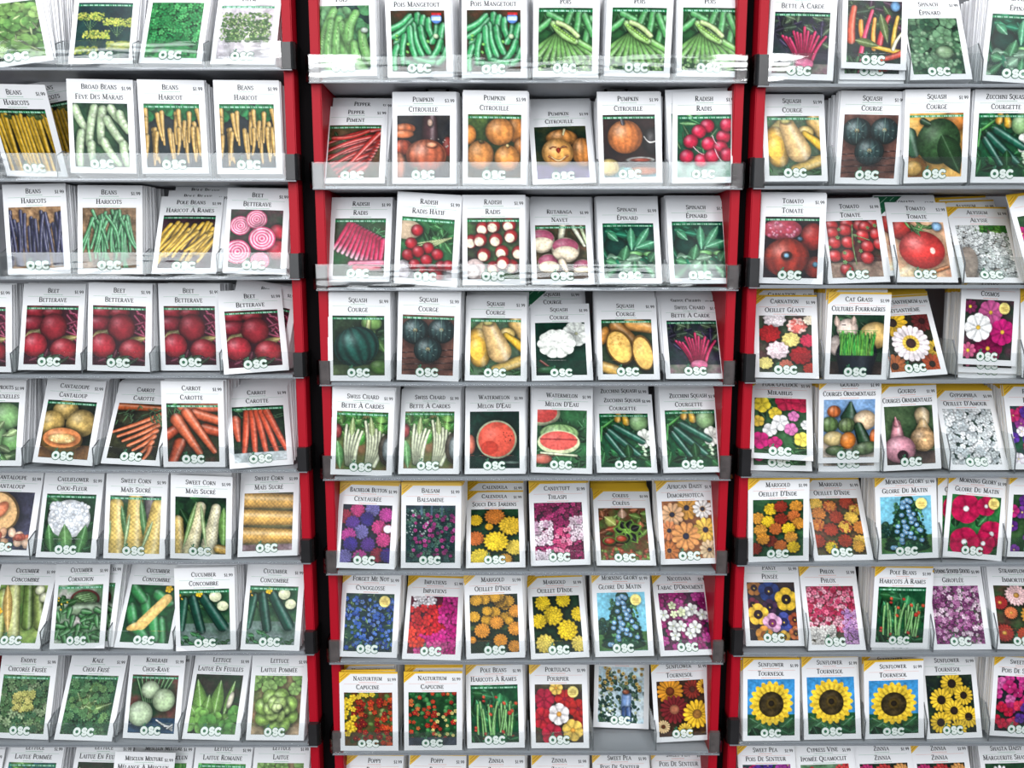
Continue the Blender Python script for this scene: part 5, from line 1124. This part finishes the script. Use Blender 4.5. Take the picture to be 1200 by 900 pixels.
def tray(k, row):
    x0, x1, lh = RACK[k]; fz = FLOORZ[k][row]; T = .014; cx = (x0+x1)/2
    t = obj('seed_tray', None); t.location = (cx, 0, fz)
    tag(t, 'clear plastic seed tray with pocket dividers, %s one down on the %s rack' % (ORD[row], SIDE[k]), 'tray', 'clear trays on the %s rack' % SIDE[k])
    a, b = x0-cx, x1-cx
    MB().box(a+T+.001, b-T-.001, .003, TBACK, -.0035, -.0005).make('tray_floor', M_TRAY, t)
    MB().prism_x([(0, -.0035), (.0026, -.0035), (.0022, lh-.0035), (-.0004, lh-.0035)], a if k == 'C' else a+.0128, b if k == 'C' else b-.0128).make('front_lip', M_LIP, t)
    MB().prism_x([(-.0006, -.0050), (.0034, -.0050), (.0034, -.0036), (-.0006, -.0036)], a, b).make('lip_foot', M_FOOT, t)
    MB().box(a+T+.001, b-T-.001, TBACK-.0025, TBACK, 0, .028).make('tray_back', M_DIV, t)
    for s in (-1, 1):                       # returns that wrap round the side panels
        e = a if s < 0 else b; q = -s
        o_, i_ = e+s*.0045, e+s*.0025
        prof = [(e, -.0005), (o_, .004), (o_, .030), (i_, .030), (i_, .0055), (e, .002)]
        MB().prism_z(prof, -.003, lh-.004).make('end_cap', M_CAP, t)
        MB().prism_z([(e+s*.0002, .0034), (e+s*.0002, .0076), (e-s*.0132, .0076), (e-s*.0132, .0050), (e-s*.0120, .0034)] if k == 'C' else [(e+s*.0012, .0010), (e+s*.0012, .0076), (e-s*.0126, .0076), (e-s*.0126, -.0002), (e-s*.0010, -.0002)], -.003, lh-.005).make('end_bracket', M_BRKC if k == 'C' else M_BRKT, t)
    # dividers between the pockets
    xs = sorted([P[i][0] for i in INFO if i[0] == k and int(i[1]) == row+1])
    pitch = .0923 if k == 'L' else .09
    while xs[0]-pitch > x0+.035: xs.insert(0, xs[0]-pitch)
    while xs[-1]+pitch < x1-.035: xs.append(xs[-1]+pitch)
    for i in range(len(xs)-1):
        x = (xs[i]+xs[i+1])/2-cx; h2 = .052 if k == 'R' else .036
        DV = MB().prism_x([(.0030, 0), (.0030, lh-.010), (.016, h2), (TBACK-.003, h2), (TBACK-.003, 0)] if k == 'R' else [(.0030, 0), (.0030, lh-.006), (.02, h2), (TBACK-.003, h2), (TBACK-.003, 0)], x-.0006, x+.0006).make('divider', M_DIV, t)
        c0, c1 = (lh-.010, (.016, h2)) if k == 'R' else (lh-.006, (.02, h2))
        MB().prism_x([(.0028, 0), (.0028, c0), (c1[0], c1[1]+.0002), (c1[0]+.0006, c1[1]-.0006), (.0036, c0-.0006), (.0036, 0)], x-.0007, x+.0007).make('rim', M_EDGE, DV)
    if k == 'C' and row == 0:
        for x in (-.097, .135):
            h = MB(); z0, z1 = -.024, -.0055
            h.box(x-.015-cx, x-.011-cx, .030, .036, z0, z1).box(x+.011-cx, x+.015-cx, .030, .036, z0, z1).box(x-.015-cx, x+.015-cx, .030, .036, z1-.004, z1)
            h.make('hook', M_HOOK, t)
    return t
for k in 'LCR':
    rack(k)
    for row in range(9): tray(k, row)

for xa, xb, n_ in ((RACK['L'][1], RACK['C'][0], 'left and middle'), (RACK['C'][1], RACK['R'][0], 'middle and right')):
    o = MB().box(xa+.0006, xb-.0006, .028, .05, 0, 1.99).make('gap_shade_strip', M_GAP_SHADE, bev=.001)  # added filler strip: keeps the gap between racks black as if in shade
    tag(o, 'added black strip for the shade in the gap between the %s racks' % n_, 'shade strip')

# ---------------------------------------------------------------- the paper packet
def bul(u, v):                              # how far the seeds push the front out
    return .0011*(max(0, math.sin(math.pi*min(1, max(0, u))))*max(0, math.sin(math.pi*min(1, max(0, v)))))**.7
TH = .0006
def pt(u, v, off=0): return ((u-.5)*PW_, -(TH+bul(u, v)+off), (1-v)*PH_)   # u right, v down, 0..1
def envelope_mesh(fl):
    nu, nv = 10, 14; us = [i/nu for i in range(nu+1)]; vv = [0, .022]+[.022+.978*i/nv for i in range(1, nv+1)]
    vs = [pt(u, v) for v in vv for u in us]; fs = []; mi = []; n = nu+1
    for j in range(len(vv)-1):
        for i in range(nu): fs.append((j*n+i, j*n+n+i, j*n+n+i+1, j*n+i+1)); mi.append(1 if (fl and j == 0) else 0)
    b = len(vs); vs += [(-PW_/2, TH, PH_), (PW_/2, TH, PH_), (PW_/2, TH, 0), (-PW_/2, TH, 0)]
    fs.append((b, b+1, b+2, b+3)); mi.append(1 if fl else 0)
    J = len(vv)-1
    fs.append(tuple([b+1, b]+[i for i in range(nu+1)])); mi.append(1 if fl else 0)
    fs.append(tuple([b+3, b+2]+[J*n+i for i in range(nu, -1, -1)])); mi.append(0)
    fs.append(tuple([b]+[b+3]+[j*n for j in range(J, -1, -1)])); mi.append(0)
    fs.append(tuple([b+2, b+1]+[j*n+nu for j in range(J+1)])); mi.append(0)
    return mesh('seed_packet', vs, fs, [M_PAPER, M_YEL], mi)
ENV = {False: envelope_mesh(False), True: envelope_mesh(True)}

PU0, PU1, PV0, PV1 = .078, .905, .255, .935
GRID_F = [(j*PW+i, (j+1)*PW+i, (j+1)*PW+i+1, j*PW+i+1) for j in range(PH-1) for i in range(PW-1)]
GRID_V = [pt(PU0+(PU1-PU0)*i/(PW-1), PV0+(PV1-PV0)*j/(PH-1), .00012) for j in range(PH) for i in range(PW)]
_pc = {}
def picture_mesh(name, bar):
    if (name, bar) in _pc: return _pc[(name, bar)]
    p = PICS[name](name); p.bar(bar)
    im = np.clip(p.im, 0, 255)/255
    # ink on paper: lift the blacks a little, cool the shadows
    im = np.clip((im-.45)*1.12+.45, 0, 1)*.96+.02+np.array([-.012, .004, .012])*(1-im)
    sd = sum(map(ord, name)); im = im*(1+.34*(noise(sd, 26, 2)-.5)+.3*(noise(sd+3, 7, 2)-.5))[..., None]
    g = im.mean(axis=2, keepdims=True); im = np.clip(g+(im-g)*.93, 0, 1)
    me = mesh('picture', GRID_V, GRID_F, [M_PIC], smooth=True)
    ca = me.color_attributes.new('print', 'BYTE_COLOR', 'POINT')
    c = np.ones((PH*PW, 4), np.float32); c[:, :3] = im.reshape(-1, 3)
    ca.data.foreach_set('color_srgb', c.ravel()); _pc[(name, bar)] = me
    return me

# lettering drawn with strokes: letter = width + strokes (L line, A arc); '|' weights follow the pen
TK, TN = .21, .10
GL = {
'A': (.86, 'L.06,0,.43,1,n L.43,1,.78,0,k L.2,.33,.64,.33,n', '.06,0 .78,0'), 'B': (.7, 'L.17,0,.17,1,k L.12,1,.4,1,n L.12,.53,.42,.53,n L.12,0,.42,0,n A.4,.765,.2,.235,-90,90 A.4,.265,.24,.265,-90,90', ''),
'C': (.74, 'A.42,.5,.34,.5,45,315 L.68,.75,.68,.98,n', ''), 'D': (.8, 'L.17,0,.17,1,k L.1,1,.38,1,n L.1,0,.38,0,n A.38,.5,.36,.5,-90,90', ''),
'E': (.66, 'L.17,0,.17,1,k L.08,1,.58,1,n L.08,0,.6,0,n L.17,.53,.46,.53,n L.58,.8,.58,1,n L.6,0,.6,.22,n L.46,.43,.46,.63,n', ''), 'F': (.62, 'L.17,0,.17,1,k L.08,1,.58,1,n L.17,.53,.46,.53,n L.58,.8,.58,1,n L.46,.43,.46,.63,n', '.17,0'),
'G': (.8, 'A.42,.5,.34,.5,45,330 L.68,.75,.68,.98,n L.7,.05,.7,.42,k L.52,.42,.8,.42,n', ''), 'H': (.84, 'L.17,0,.17,1,k L.67,0,.67,1,k L.17,.52,.67,.52,n', '.17,0 .17,1 .67,0 .67,1'),
'I': (.38, 'L.19,0,.19,1,k', '.19,0 .19,1'), 'J': (.42, 'L.25,1,.25,.1,k A.12,.1,.13,.2,-120,0', '.25,1'), 'K': (.8, 'L.17,0,.17,1,k L.17,.42,.66,1,n L.33,.6,.7,0,k', '.17,0 .17,1 .66,1 .7,0'),
'L': (.62, 'L.17,0,.17,1,k L.08,0,.58,0,n L.58,0,.58,.24,n', '.17,1'), 'M': (1.0, 'L.14,0,.16,1,n L.16,1,.5,.05,k L.5,.05,.84,1,n L.84,0,.84,1,k', '.14,0 .84,0 .14,1 .86,1'), 'N': (.86, 'L.14,0,.14,1,n L.14,1,.7,0,k L.7,0,.7,1,n', '.14,0 .12,1 .7,1'),
'O': (.84, 'A.42,.5,.36,.5,0,360', ''), 'P': (.64, 'L.17,0,.17,1,k L.08,1,.36,1,n L.17,.46,.36,.46,n A.36,.73,.22,.27,-90,90', '.17,0'), 'Q': (.84, 'A.42,.5,.36,.5,0,360 L.45,0,.8,-.25,k', ''),
'R': (.76, 'L.17,0,.17,1,k L.08,1,.36,1,n L.17,.5,.36,.5,n A.36,.75,.21,.25,-90,90 L.36,.5,.68,0,k', '.17,0 .7,0'), 'S': (.58, 'A.29,.75,.19,.24,40,270 A.29,.26,.22,.26,-140,90 L.5,.76,.5,.97,n L.08,.03,.08,.26,n', ''),
'T': (.72, 'L.36,0,.36,1,k L.06,1,.66,1,n L.06,.8,.06,1,n L.66,.8,.66,1,n', '.36,0'), 'U': (.82, 'L.17,1,.17,.3,k A.41,.3,.24,.3,180,360 L.65,1,.65,.3,n', '.17,1 .65,1'), 'V': (.8, 'L.08,1,.42,0,k L.42,0,.74,1,n', '.08,1 .74,1'),
'W': (1.1, 'L.08,1,.34,0,k L.34,0,.56,1,n L.56,1,.8,0,k L.8,0,1.02,1,n', '.08,1 1.02,1'), 'X': (.8, 'L.1,1,.68,0,k L.1,0,.68,1,n', '.1,1 .68,1 .1,0 .68,0'), 'Y': (.76, 'L.08,1,.38,.48,k L.38,.48,.68,1,n L.38,0,.38,.5,k', '.08,1 .68,1 .38,0'),
'Z': (.66, 'L.1,1,.58,1,n L.56,1,.08,0,k L.08,0,.6,0,n L.1,.8,.1,1,n L.6,0,.6,.2,n', ''), '-': (.4, 'L.06,.4,.34,.4,k', ''), "'": (.22, 'L.11,.75,.11,1.05,k', ''), '&': (.8, 'A.3,.75,.17,.24,0,360 A.32,.26,.26,.27,0,360', ''),
'$': (.6, 'A.3,.72,.18,.2,30,270 A.3,.28,.2,.25,-150,90 L.3,-.1,.3,1.1,n', ''), '.': (.28, 'L.14,0,.14,.12,k', ''), '1': (.44, 'L.24,0,.24,1,k L.08,.84,.24,1,n', '.24,0'), '2': (.6, 'A.3,.72,.2,.27,-30,180 L.47,.6,.08,0,n L.08,0,.54,0,k', ''),
'3': (.58, 'A.26,.76,.18,.23,-90,150 A.26,.27,.22,.27,-150,90', ''), '9': (.62, 'A.3,.68,.21,.31,0,360 A.18,.5,.34,.5,-75,20', '')}
ACC = {'É': 'E/', 'È': 'E\\', 'Ê': 'E^', 'À': 'A\\', 'Â': 'A^', 'Ï': 'I:', 'Ô': 'O^', 'Ë': 'E:'}
def stroke_quads(items, sx, sy, ox, oy, tk=TK, tn=TN):
    out = []
    def quad(x0, y0, x1, y1, w0, w1):
        dx, dy = (x1-x0)*sx, (y1-y0)*sy; L = math.hypot(dx, dy) or 1; nx, ny = -dy/L, dx/L; a, b = w0*sy/2, w1*sy/2
        X0, Y0, X1, Y1 = ox+x0*sx, oy+y0*sy, ox+x1*sx, oy+y1*sy
        out.append([(X0+nx*a, Y0+ny*a), (X0-nx*a, Y0-ny*a), (X1-nx*b, Y1-ny*b), (X1+nx*b, Y1+ny*b)])
    for it in items.split():
        q = it[1:].split(',')
        if it[0] == 'L':
            x0, y0, x1, y1 = map(float, q[:4]); w_ = tk if q[4] == 'k' else tn; quad(x0, y0, x1, y1, w_, w_)
        else:
            cx, cy, rx, ry, a0, a1 = map(float, q); n = max(4, int(abs(a1-a0)/30))
            ps = [(cx+rx*math.cos(math.radians(a0+(a1-a0)*i/n)), cy+ry*math.sin(math.radians(a0+(a1-a0)*i/n)), tn+(tk-tn)*abs(math.cos(math.radians(a0+(a1-a0)*i/n)))**1.3) for i in range(n+1)]
            for i in range(n): quad(ps[i][0], ps[i][1], ps[i+1][0], ps[i+1][1], ps[i][2], ps[i+1][2])
    return out
def text_quads(s, cx, by, cap_, maxw, small=.8, anchor=.5):
    # cap_, by in metres; returns quads in metres centred on cx
    seq = []; x = 0; first = True
    for ch in s:
        if ch == ' ': x += cap_*.42; first = True; continue
        up = ch.upper(); acc = ''
        if up in ACC: acc = ACC[up][1]; up = ACC[up][0]
        h = cap_ if first or not ch.isalpha() else cap_*small
        w_, st, se = GL.get(up, GL['-'])
        seq.append((x, h, st, se, acc, w_)); x += (w_+.06)*h; first = (ch in "-'") or not ch.isalpha()
    k = min(1.0, maxw/max(x, 1e-6)); quads = []
    for (xx, h, st, se, acc, w_) in seq:
        o = cx-x*k*anchor+xx*k
        qs = stroke_quads(st, h*k, h, o, by)
        for q in se.split():
            a, b = map(float, q.split(',')); b = .03 if b == 0 else .97 if b == 1 else b
            qs += stroke_quads('L%g,%g,%g,%g,n' % (a-.16, b, a+.16, b), h*k, h, o, by)
        m_ = w_/2
        if acc == '/': qs += stroke_quads('L%g,1.12,%g,1.32,n' % (m_-.05, m_+.14), h*k, h, o, by)
        if acc == '\\': qs += stroke_quads('L%g,1.32,%g,1.12,n' % (m_-.14, m_+.05), h*k, h, o, by)
        if acc == '^': qs += stroke_quads('L%g,1.12,%g,1.3,n L%g,1.3,%g,1.12,n' % (m_-.15, m_, m_, m_+.15), h*k, h, o, by)
        if acc == ':': qs += stroke_quads('L%g,1.15,%g,1.28,k L%g,1.15,%g,1.28,k' % (m_-.14, m_-.14, m_+.14, m_+.14), h*k, h, o, by)
        quads += qs
    return quads
def quads_mesh(name, quads, m_, off=.00014):
    vs = []; fs = []
    for q in quads:
        ar = sum(q[i][0]*q[(i+1) % len(q)][1]-q[(i+1) % len(q)][0]*q[i][1] for i in range(len(q)))
        if ar < 0: q = q[::-1]
        b = len(vs)
        for x, z in q:
            p = pt(x/PW_+.5, 1-z/PH_, off); vs.append((x, p[1], z))
        fs.append(tuple(range(b, b+len(q))))
    return mesh(name, vs, fs, [m_])
def VZ(v): return (1-v)*PH_
_tm = {}
def title_mesh(en, fr):
    if (en, fr) not in _tm:
        q = text_quads(en, -.001, VZ(.104), .0061, .052)+text_quads(fr, -.001, VZ(.212), .0064, .070)
        _tm[(en, fr)] = quads_mesh('title', q, M_INK)
    return _tm[(en, fr)]
def marks_mesh(fl, seed):
    r = random.Random(seed); q = []
    def rule(v, u0, u1, h):
        n = 6
        for i in range(n):
            a = (u0+(u1-u0)*i/n-.5)*PW_; b = (u0+(u1-u0)*(i+1)/n-.5)*PW_; q.append([(a, VZ(v)), (b, VZ(v)), (b, VZ(v)+h), (a, VZ(v)+h)])
    rule(.150, .08, .92, .00035)
    for v, half in ((.130, .11+.05*r.random()), (.242, .11+.08*r.random())):
        x = -.001-half*PW_
        while x < -.001+half*PW_:
            wd = .0007+.0011*r.random(); q.append([(x, VZ(v)), (x+wd, VZ(v)), (x+wd, VZ(v)+.0008), (x, VZ(v)+.0008)]); x += wd+.0004
    return quads_mesh('fine_print', q, M_RED if fl else M_GRN)
MARKS = {fl: [marks_mesh(fl, s) for s in range(5)] for fl in (False, True)}
PRICE = {p_: quads_mesh('price', text_quads(p_, .0335, VZ(.112), .0042, .015, anchor=.55), M_INK) for p_ in ('$1.99', '$3.99')}
# the round-lettered emblem: green outline, white letters, a leaf over the first one
def logo_mesh():
    def ring(cx, cy, rx, ry, a0, a1, w_, n=18):
        out = []
        for i in range(n):
            a = math.radians(a0+(a1-a0)*i/n); b = math.radians(a0+(a1-a0)*(i+1)/n)
            out.append([(cx+(rx+w_)*math.cos(a), cy+(ry+w_)*math.sin(a)), (cx+(rx+w_)*math.cos(b), cy+(ry+w_)*math.sin(b)), (cx+(rx-w_)*math.cos(b), cy+(ry-w_)*math.sin(b)), (cx+(rx-w_)*math.cos(a), cy+(ry-w_)*math.sin(a))])
        return out
    def disc(cx, cy, r_, n=10): return [[(cx+r_*math.cos(6.283*i/n), cy+r_*math.sin(6.283*i/n)) for i in range(n)]]
    z = VZ(.903)
    def letters(w_):
        o = ring(-.0082, z, .0031, .0030, 0, 360, w_)
        o += ring(.0004, z+.0015, .0021, .00155, 35, 270, w_)+ring(.0004, z-.0015, .0021, .00155, -145, 90, w_)
        o += ring(.0080, z, .0031, .0030, 48, 312, w_)
        for c in ((.0004+.0021*math.cos(.61), z+.0015+.00155*math.sin(.61)), (.0004+.0021*math.cos(-2.53), z-.0015+.00155*math.sin(-2.53)), (.0080+.0031*math.cos(.84), z+.003*math.sin(.84)), (.0080+.0031*math.cos(.84), z-.003*math.sin(.84))): o += disc(*c, w_)
        return o
    g = letters(.0020)
    g.append([(-.0088, z+.0042), (-.0078, z+.0042), (-.0064, z+.0074), (-.0084, z+.0080)])
    g.append([(-.0088, z+.0042), (-.0078, z+.0042), (-.0096, z+.0066), (-.0110, z+.0070)][::-1])
    g += disc(-.0082, z-.0004, .0013)+[[(-.0093, z), (-.0071, z), (-.0082, z+.0022)]]
    S = lambda Q: [[(x*1.22-.0005, z+(y-z)*1.32) for x, y in q] for q in Q]
    a = quads_mesh('emblem', S(g), M_LOGG, .0002); w2 = quads_mesh('emblem', S(letters(.00132)), M_LOGO, .0004)
    vs = [tuple(v.co) for v in a.vertices]+[tuple(v.co) for v in w2.vertices]; n0 = len(a.vertices)
    fs = [tuple(p.vertices) for p in a.polygons]+[tuple(n0+i for i in p.vertices) for p in w2.polygons]
    return mesh('emblem', vs, fs, [M_LOGG, M_LOGO], [0]*len(a.polygons)+[1]*len(w2.polygons))
LOGO = logo_mesh()
def corner_mesh(m1, m2, sz=.2):
    q = []; n_ = 6
    for j in range(n_):
        za, zb = PH_-sz*PW_*j/n_, PH_-sz*PW_*(j+1)/n_; wa, wb = sz*PW_*1.15*(1-j/n_), sz*PW_*1.15*(1-(j+1)/n_)
        for i in range(5): q.append([(-PW_/2+wa*i/5, za), (-PW_/2+wb*i/5, zb), (-PW_/2+wb*(i+1)/5, zb), (-PW_/2+wa*(i+1)/5, za)])
    a = quads_mesh('corner_flash', q, m1, .00014); q2 = []
    for d, l in ((.45, .22), (.7, .36)):
        x0, z0, x1, z1 = -PW_/2+.0012, PH_-sz*PW_*d, -PW_/2+sz*PW_*1.15*d, PH_-.0012
        q2.append([(x0, z0), (x0+.0007, z0-.0006), (x1+.0007, z1-.0006), (x1, z1)])
    b = quads_mesh('c', q2, m2, .0003)
    vs = [tuple(v.co) for v in a.vertices]+[tuple(v.co) for v in b.vertices]; n0 = len(a.vertices)
    fs = [tuple(p.vertices) for p in a.polygons]+[tuple(n0+i for i in p.vertices) for p in b.polygons]
    return mesh('corner_flash', vs, fs, [m1, m2], [0]*len(a.polygons)+[1]*len(b.polygons))
CORNER = corner_mesh(M_YEL, M_YELD); CORNG = corner_mesh(M_GRNC, M_GRN, .4)

def pose(p):
    X, Y, Z, t, r, yw = p
    return Matrix.Translation((X, Y, Z)) @ Matrix.Rotation(math.radians(yw), 4, 'Z') @ Matrix.Rotation(-math.radians(t), 4, 'X') @ Matrix.Rotation(-math.radians(r), 4, 'Y')
def place(o, p): o.matrix_world = pose(p)
def packet(i, p, full=True, green=False, words=True):
    en, fr, pc, fg, lab = INFO[i]; fl = 'f' in fg
    o = obj('seed_packet', ENV[fl]); place(o, p)
    if words:
        obj('title', title_mesh(en, fr), o); obj('fine_print', MARKS[fl][sum(map(ord, i)) % 5], o)
        obj('price', PRICE['$3.99' if '3' in fg else '$1.99'], o)
        if fl: obj('corner_flash', CORNER, o)
        if green: obj('corner_flash', CORNG, o)
    if full: obj('picture', picture_mesh(pc, 'b' in fg), o)
    if full: obj('emblem', LOGO, o)
    return o

# ---------------------------------------------------------------- the packets
CORN = [(-PW_/2, PH_), (PW_/2, PH_), (PW_/2, 0), (-PW_/2, 0), (0, PH_), (0, 0), (-PW_/2, PH_/2), (PW_/2, PH_/2), (0, PH_/2)]
def clear_of(A, B, gap=.0027, margin=.004):  # move B back until it stands behind A
    A_ = pose(A); n = (A_.to_3x3() @ Vector((0, 1, 0))); Bm = pose(B); nb = Bm.to_3x3() @ Vector((0, 1, 0)); Ai = A_.inverted(); Bi = Bm.inverted(); need = 0
    for x, z in CORN:
        g_ = gap if abs(x) < .03 and 0 < z < PH_ else gap*.62
        l = Ai @ (Bm @ Vector((x, 0, z)))
        if abs(l.x) < PW_/2+margin and -margin < l.z < PH_+margin: need = max(need, (g_-l.y)/max(n.y, .3))
        l = Bi @ (A_ @ Vector((x, 0, z)))
        if abs(l.x) < PW_/2+margin and -margin < l.z < PH_+margin: need = max(need, (g_+l.y)/max(nb.y, .3))
    return (B[0], B[1]+need)+tuple(B[2:])
for a_, b_ in OVER: P[b_] = clear_of(P[a_], P[b_], .003, 0)
for e in sorted(k for k in P if len(k) == 4):
    A = P[e[:3]] if e[3] == 'x' else P[e[:3]+'x']
    if e == 'C4dx' or e == 'R3cx' or e == 'L4dx' or e == 'C2fx': B = P[e]
    else:
        B = P[e]; B = B[:3]+(max(B[3], A[3]-1.5), B[4], max(A[5]-3, min(A[5]+3, B[5])))
    t0_ = P[e][3]; B = B[:3]+(max(B[3], A[3]-3),)+B[4:]
    lift = PH_*(math.cos(math.radians(t0_))-math.cos(math.radians(B[3])))
    B = B[:2]+(B[2]+(0 if e[:3] in ('R1b', 'R4d', 'R5a', 'R5b') else min(max(lift, 0), .014)),)+B[3:]
    P[e] = clear_of(A, B)
fronts = [i for i in INFO]
ORD1 = ['first'] + ORD[1:]
SLOT = {}
for k in 'LCR':
    for row in range(1, 10):
        ids = sorted([i for i in INFO if i[0] == k and int(i[1]) == row], key=lambda i: P[i][0])
        for j, i in enumerate(ids): SLOT[i] = j
for i in fronts:
    o = packet(i, P[i]); tag(o, INFO[i][4], 'seed packet', 'front seed packets on the %s rack' % SIDE[i[0]])
count = len(fronts)
for e in [k for k in P if len(k) == 4]:
    i = e[:3]; o = packet(i, P[e], True, green=e in ('C4dx', 'R3cx')); count += 1
    hi = {'x': 'seed packet peeking out behind the front', 'y': 'rear titled seed packet behind the front'}[e[3]]
    tag(o, '%s one, %s pocket, %s tray, %s rack' % (hi, ORD1[SLOT[i]], ORD[int(i[1])-1], SIDE[i[0]]), 'seed packet', 'second packets showing behind front ones')

# the rest of each stack, leaning back one behind the other
EMPTY = {'C8e': 0, 'C8f': 3, 'R3e': 6}
RISE = {'C2d': 17, 'C3d': 14, 'C3e': 11, 'C3f': 11, 'C4e': 11, 'C4f': 9, 'C6c': 10, 'C8a': 8, 'C8b': 10, 'R3d': 8, 'R4a': 6, 'R4b': 7, 'R4c': 4, 'L3b': 4, 'L5d': 8, 'C5e': 5, 'C5f': 6, 'C7d': 5, 'C4a': 3, 'R3a': 3, 'R6d': 3, 'C6e': 0, 'C2b': 4, 'L2b': 2, 'L3a': 3, 'L4a': 2, 'C7b': 6, 'R2a': 4}
RNG = random.Random(11); stacks = []
for i in fronts:
    b = P.get(i+'y') or P.get(i+'x') or P[i]; f0 = P[i]; fl = 'f' in INFO[i][3]
    zf = FLOORZ[i[0]][int(i[1])-1]
    t0 = b[3]; lst = []
    base = b if i[:3] not in ('R1b', 'R4d', 'R5a', 'R5b') else (b[0], b[1], min(b[2], zf+.002), b[3], b[4], b[5])
    yw = b[5]; rl = b[4]; prev = b; q = 0; tt = t0
    R_ = RISE.get(i, 0)*.001; top_ = (FLOORZ[i[0]][int(i[1])-2] if int(i[1]) > 1 else 9)-.0065
    while q < 24:
        q += 1
        if i != 'L2a': tt = max(3.0 if t0 > 3 else t0, tt-RNG.uniform(.3, .8)); yw = yw*.9 if abs(yw) < 10 else yw-math.copysign(1.6, yw); rl = rl*.9
        r_ = rl+RNG.uniform(-.5, .5)
        xx = base[0]+RNG.uniform(-.0010, .0010)+(.0003*q if RNG.random() < .5 else 0)
        zz = max(zf+.0012+abs(math.sin(math.radians(r_)))*PW_/2, base[2]-.0006*q) + (RNG.uniform(0, .002) if RNG.random() < .3 else 0)
        zz = min(zz+R_*min(1, q/5), top_-PH_*math.cos(math.radians(tt))) if R_ else zz
        p_ = clear_of(prev, (xx, prev[1]+.0022, zz, tt, r_, yw))
        if p_[1] > (.074 if i != 'L2a' else .085) or q > EMPTY.get(i, 99) : break
        prev = p_; lst.append((i, q, fl, p_))
    stacks.append(lst)
budget = 300-count; single = []; rest = []
for depth in range(0, 20):
    for lst in stacks:
        if depth < len(lst): (single if len(single) < budget else rest).append(lst[depth])
for i, q, fl, p in single:
    o = packet(i, p, False, words=True)
    tag(o, 'seed packet wedged right behind the front one, %s pocket, %s tray, %s rack' % (ORD1[SLOT[i]], ORD[int(i[1])-1], SIDE[i[0]]) if q == 1 else 'third seed packet back in %s pocket, %s tray, %s rack' % (ORD1[SLOT[i]], ORD[int(i[1])-1], SIDE[i[0]]), 'seed packet', 'packets wedged behind the front ones')
vs = []; fs = []; mi = []
for i, q, fl, p in rest:
    Mx = pose(p); b = len(vs); t_ = TH+.0004; h = PH_-.0050
    for z in (0, h, PH_):
        for x, y in ((-PW_/2, -t_), (PW_/2, -t_), (PW_/2, TH), (-PW_/2, TH)): vs.append(tuple(Mx @ Vector((x, y, z))))
    fs.append((b, b+3, b+2, b+1)); mi.append(0)
    for lv in (0, 1):
        c = b+lv*4
        for j in range(4): fs.append((c+j, c+(j+1) % 4, c+4+(j+1) % 4, c+4+j)); mi.append(1 if fl and (lv == 1 or j == 2) else 0)
    fs.append((b+8, b+9, b+10, b+11)); mi.append(1 if fl else 0)
o = obj('seed_packets', mesh('seed_packets', vs, fs, [M_PAPER, M_YEL], mi))
tag(o, 'tightly stacked seed packets filling the pockets behind the front ones', 'seed packets', kind='stuff')
print('packets', count, len(single), len(rest))
